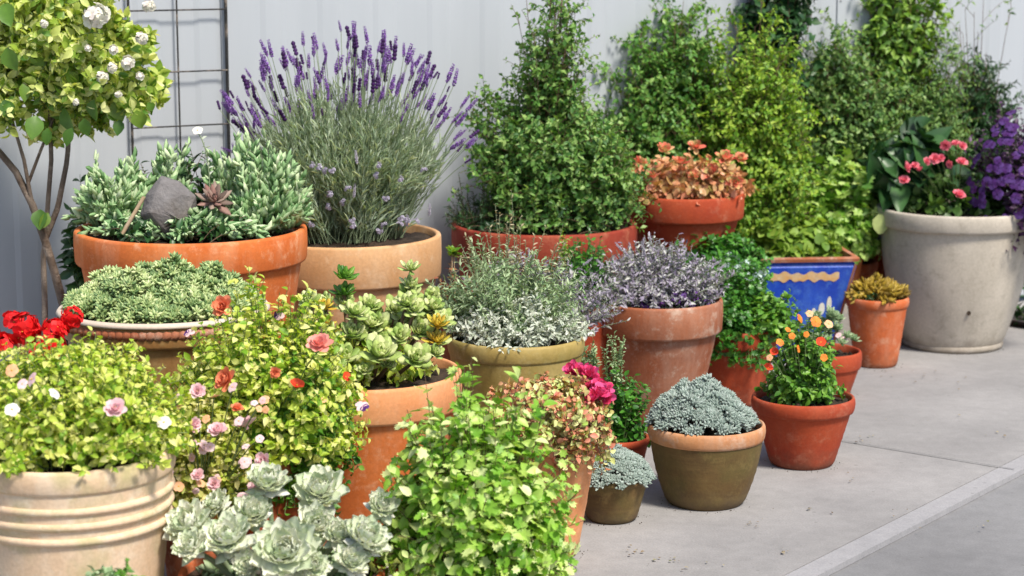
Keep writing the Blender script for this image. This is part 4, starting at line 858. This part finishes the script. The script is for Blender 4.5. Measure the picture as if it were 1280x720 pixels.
p = shrub('dark blue green tree like plant rising behind yellow green shrub', 965, -90, 120, 7.05, 50, 'dark', n=60, ln=.04, wd_=.026, dims_y=.08, potr=.09, name='potted_tree', cat='tree')
p = shrub('dull green broad shrub left of the tall climbing stems by the wall', 1055, 60, 270, 7.15, 78, 'dull', n=240, sides=11, m=12, dims_y=.10)
p = shrub('tall upright yellow green climber against wall above the grey pot', 1128, -80, 110, 7.3, 48, 'climb', n=60, ln=.036, wd_=.019, dims_y=.07, potr=.09, potH=.3, name='climbing_plant', cat='climber')
p = shrub('feathery dull green shrub behind the pink flowers of the grey pot', 1140, 70, 280, 7.28, 70, 'dull', n=230, sides=11, m=13, ln=.022, wd_=.008, dims_y=.08, potr=.08, potH=.3)
p = shrub('thin dark stemmed sapling with sparse leaves in front of grey wall', 1076, -60, 90, 7.3, 30, 'mid2', n=9, sides=6, ln=.022, wd_=.012, dims_y=.05, potr=.06, name='sapling', cat='sapling')
p = shrub('dark needle leaved rosemary bush by the wall behind grey pot', 1222, 72, 260, 7.42, 42, 'dark', n=110, sides=8, ln=.026, wd_=.006, T=STR, dims_y=.09, slen=.09, m=14, potr=.09, potH=.3)
p = shrub('wispy sparse stems with few leaves at the far right by the wall', 1225, -40, 150, 7.4, 60, 'dull', n=12, sides=3, ln=.024, wd_=.011, dims_y=.05, m=5, potr=.05, potH=.2)

# big grey pot
p = Pot('large weathered pale grey pot with pink flowers and trailing purple petunias at right', 1196, 258, 100, 6.88, M['stone_pot'], rimh=.13, taper=.60, over=.06, bulge=.07)
gp_ = p
g = G(); r_ = p.r*.6; g.lathe([(r_-.01, .002), (r_+.006, .002), (r_+.010, .012), (r_+.006, .026), (r_-.004, .032)], 72); g.build('foot_ring', M['stone_pot'], p.pot)
g = G(); hz = p.P(1205, 377, 0)[2]; rr = p.r*.60+(p.r*.94-p.r*.60)*(hz/(p.H*.87))+.07*p.r*math.sin(math.pi*hz/(p.H*.87)); aa = np.arange(10)*.628; th_ = -math.pi/2+.03
g.add([((rr+.002)*math.cos(th_+.007*math.cos(v)/rr), (rr+.002)*math.sin(th_+.007*math.cos(v)/rr), hz+.008*math.sin(v)) for v in aa], [tuple(range(10))]); g.build('drain_hole', M['soil'], p.pot, False)
gl, gs = G(), G(); bush(gl, gs, p.cl, p.r*.7, (.20, .16, .13), 120, 8, .030, .024, RDL, t0=.4); p.part(gl, 'foliage', LM['mid'])
for x, y, r in ((1182, 181, .018), (1195, 181, .018), (1203, 183, .014), (1168, 199, .018), (1176, 198, .014), (1188, 205, .014), (1202, 204, .02), (1132, 209, .019), (1144, 208, .015), (1130, 226, .018), (1198, 245, .023), (1158, 202, .014), (1150, 212, .012)): p.flower(F_pink, x, y, -.13, r, gs=gs)
gl2 = G(); bush(gl2, gs, p.cl+np.array([-.15, .07, 0]), .06, (.19, .13, .29), 44, 3, .12, .062, OV, t0=.55, thmax=78); p.part(gl2, 'foliage', LM['dark'], 'large dark glossy leaves')
# purple petunias
gl = G(); c = p.cl+np.array([.22, -.09, .03]); bush(gl, gs, c, .08, (.235, .18, .35), 330, 10, .02, .013, OV, t0=.3, thmax=80, off=(.02, 0, 0)); bush(gl, gs, c, .08, (.14, .12, .16), 200, 10, .022, .015, OV, t0=.3, thmax=150, off=(.03, -.09, -.04), bow=.9)
p.part(gl, 'foliage', LM['purple'], 'dark purple trailing foliage'); p.part(gs, 'stems', M['stemg'])
ph = rng.random(96)*2*math.pi; 
for k in range(96):
    u = rng.random(); v = rng.uniform(-.2, 1); th = math.acos(max(-1, min(1, v))); a = -math.pi/2+rng.uniform(-1.6, .9)
    nn = np.array([math.sin(th)*math.cos(a), math.sin(th)*math.sin(a), math.cos(th)]); 
    q = c+np.array([.02, 0, 0])+nn*np.array([.235, .18, .345 if v > 0 else .6])*.97
    F_petun.put(p.t, q+np.array([p.X, p.Y, 0]), nn+np.array([0, -.2, .1]), rng.uniform(.014, .021))

# dark pot at far right
p = Pot('dark navy glazed pot behind the big grey pot at the right edge', 1300, 395, 46, 7.25, M['navy'], taper=.8)
simple(p, 'dark', (.12, .1, .2), 40, 8, .03, .015, OV)

# ================================================================== LEFT TREE (vine with white flowers)
p = Pot('slender trunked vine tree with lime leaves and white blossoms at the left wall', 80, 425, 58, 5.48, M['terra_old'], name='flowering_tree', cat='tree')
gs, gl, gb = G(), G(), G(); dY = 0
def stem(pts, r0, r1):
    a = np.array([p.Lo(p.P(x, y, d_)) for x, y, d_ in pts]); t = np.linspace(0, 1, len(a)); tt_ = np.linspace(0, 1, 22)
    gs.tubes(np.stack([np.interp(tt_, t, a[:, i]) for i in range(3)], 1)[None], r0, r1, 7)
stem([(82, 430, 0), (80, 385, 0), (68, 340, 0), (56, 300, -.02), (40, 255, -.02), (20, 215, 0), (-5, 185, 0), (-30, 120, .05)], .013, .008)
stem([(56, 430, .05), (56, 380, .05), (54, 320, .05), (57, 290, .03), (64, 200, .03), (62, 120, .03), (70, 40, 0)], .009, .005)
stem([(56, 300, 0), (72, 260, 0), (84, 200, .03), (90, 100, .05), (110, 20, .05)], .009, .005)
stem([(40, 255, -.02), (30, 200, -.02), (15, 150, 0), (20, 60, 0)], .006, .003)
stem([(33, 235, 0), (50, 190, 0), (70, 140, .02), (90, 30, 0)], .005, .003)
p.part(gs, 'trunk', M['bark'])
gs = G()
cl = []
for cx_, cy_, rx, rz, n in ((25, 90, .17, .17, 60), (70, 60, .16, .18, 60), (110, 100, .15, .14, 55), (60, 10, .2, .12, 50), (150, 110, .10, .09, 34), (130, 50, .10, .1, 30), (15, 20, .15, .12, 34), (85, 130, .15, .08, 40), (175, 135, .05, .05, 16), (5, 140, .1, .07, 20), (190, 112, .045, .06, 14), (178, 60, .04, .06, 8), (60, 168, .07, .03, 12), (-20, 80, .12, .2, 40), (130, 5, .09, .08, 14), (112, 150, .09, .05, 18)):
    n = int(n*1.4); c = p.Lo(p.P(cx_, cy_, rng.normal()*.05)); tips = c+nrm(rng.normal(size=(n, 3)))*np.array([rx, .13, rz])*(.5+.5*rng.random((n, 1))); P0 = c+(tips-c)*.15
    P1 = (P0+tips)/2+np.array([0, 0, .03]); gs.tubes(bez(P0, P1, tips, np.linspace(0, 1, 5))[0], .0022, .001, 4); leaves(gl, P0, P1, tips, 17, .1, .030, .019, OV, 60)
p.part(gs, 'twigs', M['stemg']); p.part(gl, 'crown', LM['vine'])
for x, y, a, s in ((45, 145, 0, .062), (80, 135, .1, .06), (105, 148, -.05, .052), (142, 128, .1, .056), (170, 138, 0, .05), (28, 105, 0, .05), (5, 125, -.1, .055), (60, 160, 0, .04), (118, 125, .1, .055), (165, 120, .1, .05), (150, 150, 0, .045), (185, 128, .2, .03), (8, 60, .1, .06), (5, 5, .1, .07), (90, 160, 0, .045)):
    gb.inst(OV, [p.Lo(p.P(x, y, -.17+rng.random()*.08))], (a+rng.normal()*.35, -.15+rng.normal()*.3, -1), (rng.normal()*.5, -1, .35+rng.normal()*.3), s*rng.uniform(.65, .9), s*rng.uniform(.9, 1.25))
gb.inst(OV, [p.Lo(p.P(50, 262, -.04))], (0.02, -.5, -.8), (0, -.8, .5), .045, .055)
gb.inst(OV, [p.Lo(p.P(60, 266, -.04))], (-.3, -.5, -.8), (.5, -.8, .2), .03, .05)
p.part(gb, 'large_leaves', LM['vinebig'])
for x, y, r in ((121, 20, .036), (177, 48, .018), (160, 78, .020), (128, 97, .018), (55, 30, .012), (175, 95, .012), (142, 62, .014), (140, 85, .015), (148, 118, .010), (186, 8, .018), (110, 60, .010), (95, 128, .010)): F_white.put(p.t, p.P(x, y, -.17), (0, -.7, .6), r)
# dark leafy mass in the shade below vine, next to the bowl
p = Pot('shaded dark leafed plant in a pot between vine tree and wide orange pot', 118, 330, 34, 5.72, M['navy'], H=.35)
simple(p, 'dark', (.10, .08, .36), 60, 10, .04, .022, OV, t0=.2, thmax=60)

# ================================================================== fallen bits and spilled soil on the slab
g = G(); spots = [(1075, 552, 14, 12), (940, 655, 12, 10), (825, 700, 12, 16), (790, 690, 14, 8), (1245, 540, 5, 14), (1185, 480, 9, 20), (980, 690, 9, 14), (1060, 600, 6, 14), (1150, 520, 7, 30), (880, 712, 8, 20), (1000, 640, 10, 30), (1100, 640, 6, 40), (1220, 660, 8, 40), (1140, 470, 12, 14)]
for x, y, n, sp_ in spots:
    for k in range(n*2//3):
        xy = gp(x+rng.normal()*sp_, y+rng.normal()*4); s = rng.uniform(.002, .0075)
        a = rng.random()*6.28; g.inst(OV, [(xy[0], xy[1], .005)], (math.cos(a), math.sin(a), .1), (rng.normal()*.3, 0, 1), s, s*1.5)
tag(g.build('leaf_litter', leafmat('dry_bits', [(.10, .07, .05), (.20, .15, .09), (.32, .28, .2), (.12, .14, .05)], .8, .1), None), 'tiny dry leaf crumbs scattered over the pale concrete', 'leaf litter', kind='stuff')
g = G()
for o in [o for o in bpy.data.objects if o.name.startswith('potted_plant') and o.parent is None and o.location.z < .01]:
    pr = [c for c in o.children if c.name.startswith('pot')]
    if not pr: continue
    rb = abs(pr[0].data.vertices[2*80].co.x)+.01; n = 90
    n = 40; a = rng.random(n)*6.283; q = rb+np.abs(rng.normal(size=n))*.014; sz = rng.uniform(.001, .0028, n)
    g.inst(BUD, np.stack([o.location.x+q*np.cos(a), o.location.y+q*np.sin(a), np.full(n, .0005)], 1), (0, 0, 1), (1, 0, 0), sz, sz)
tag(g.build('spilled_soil', M['soil'], None), 'crumbs of dark spilled soil around the feet of the pots', 'soil', kind='stuff')
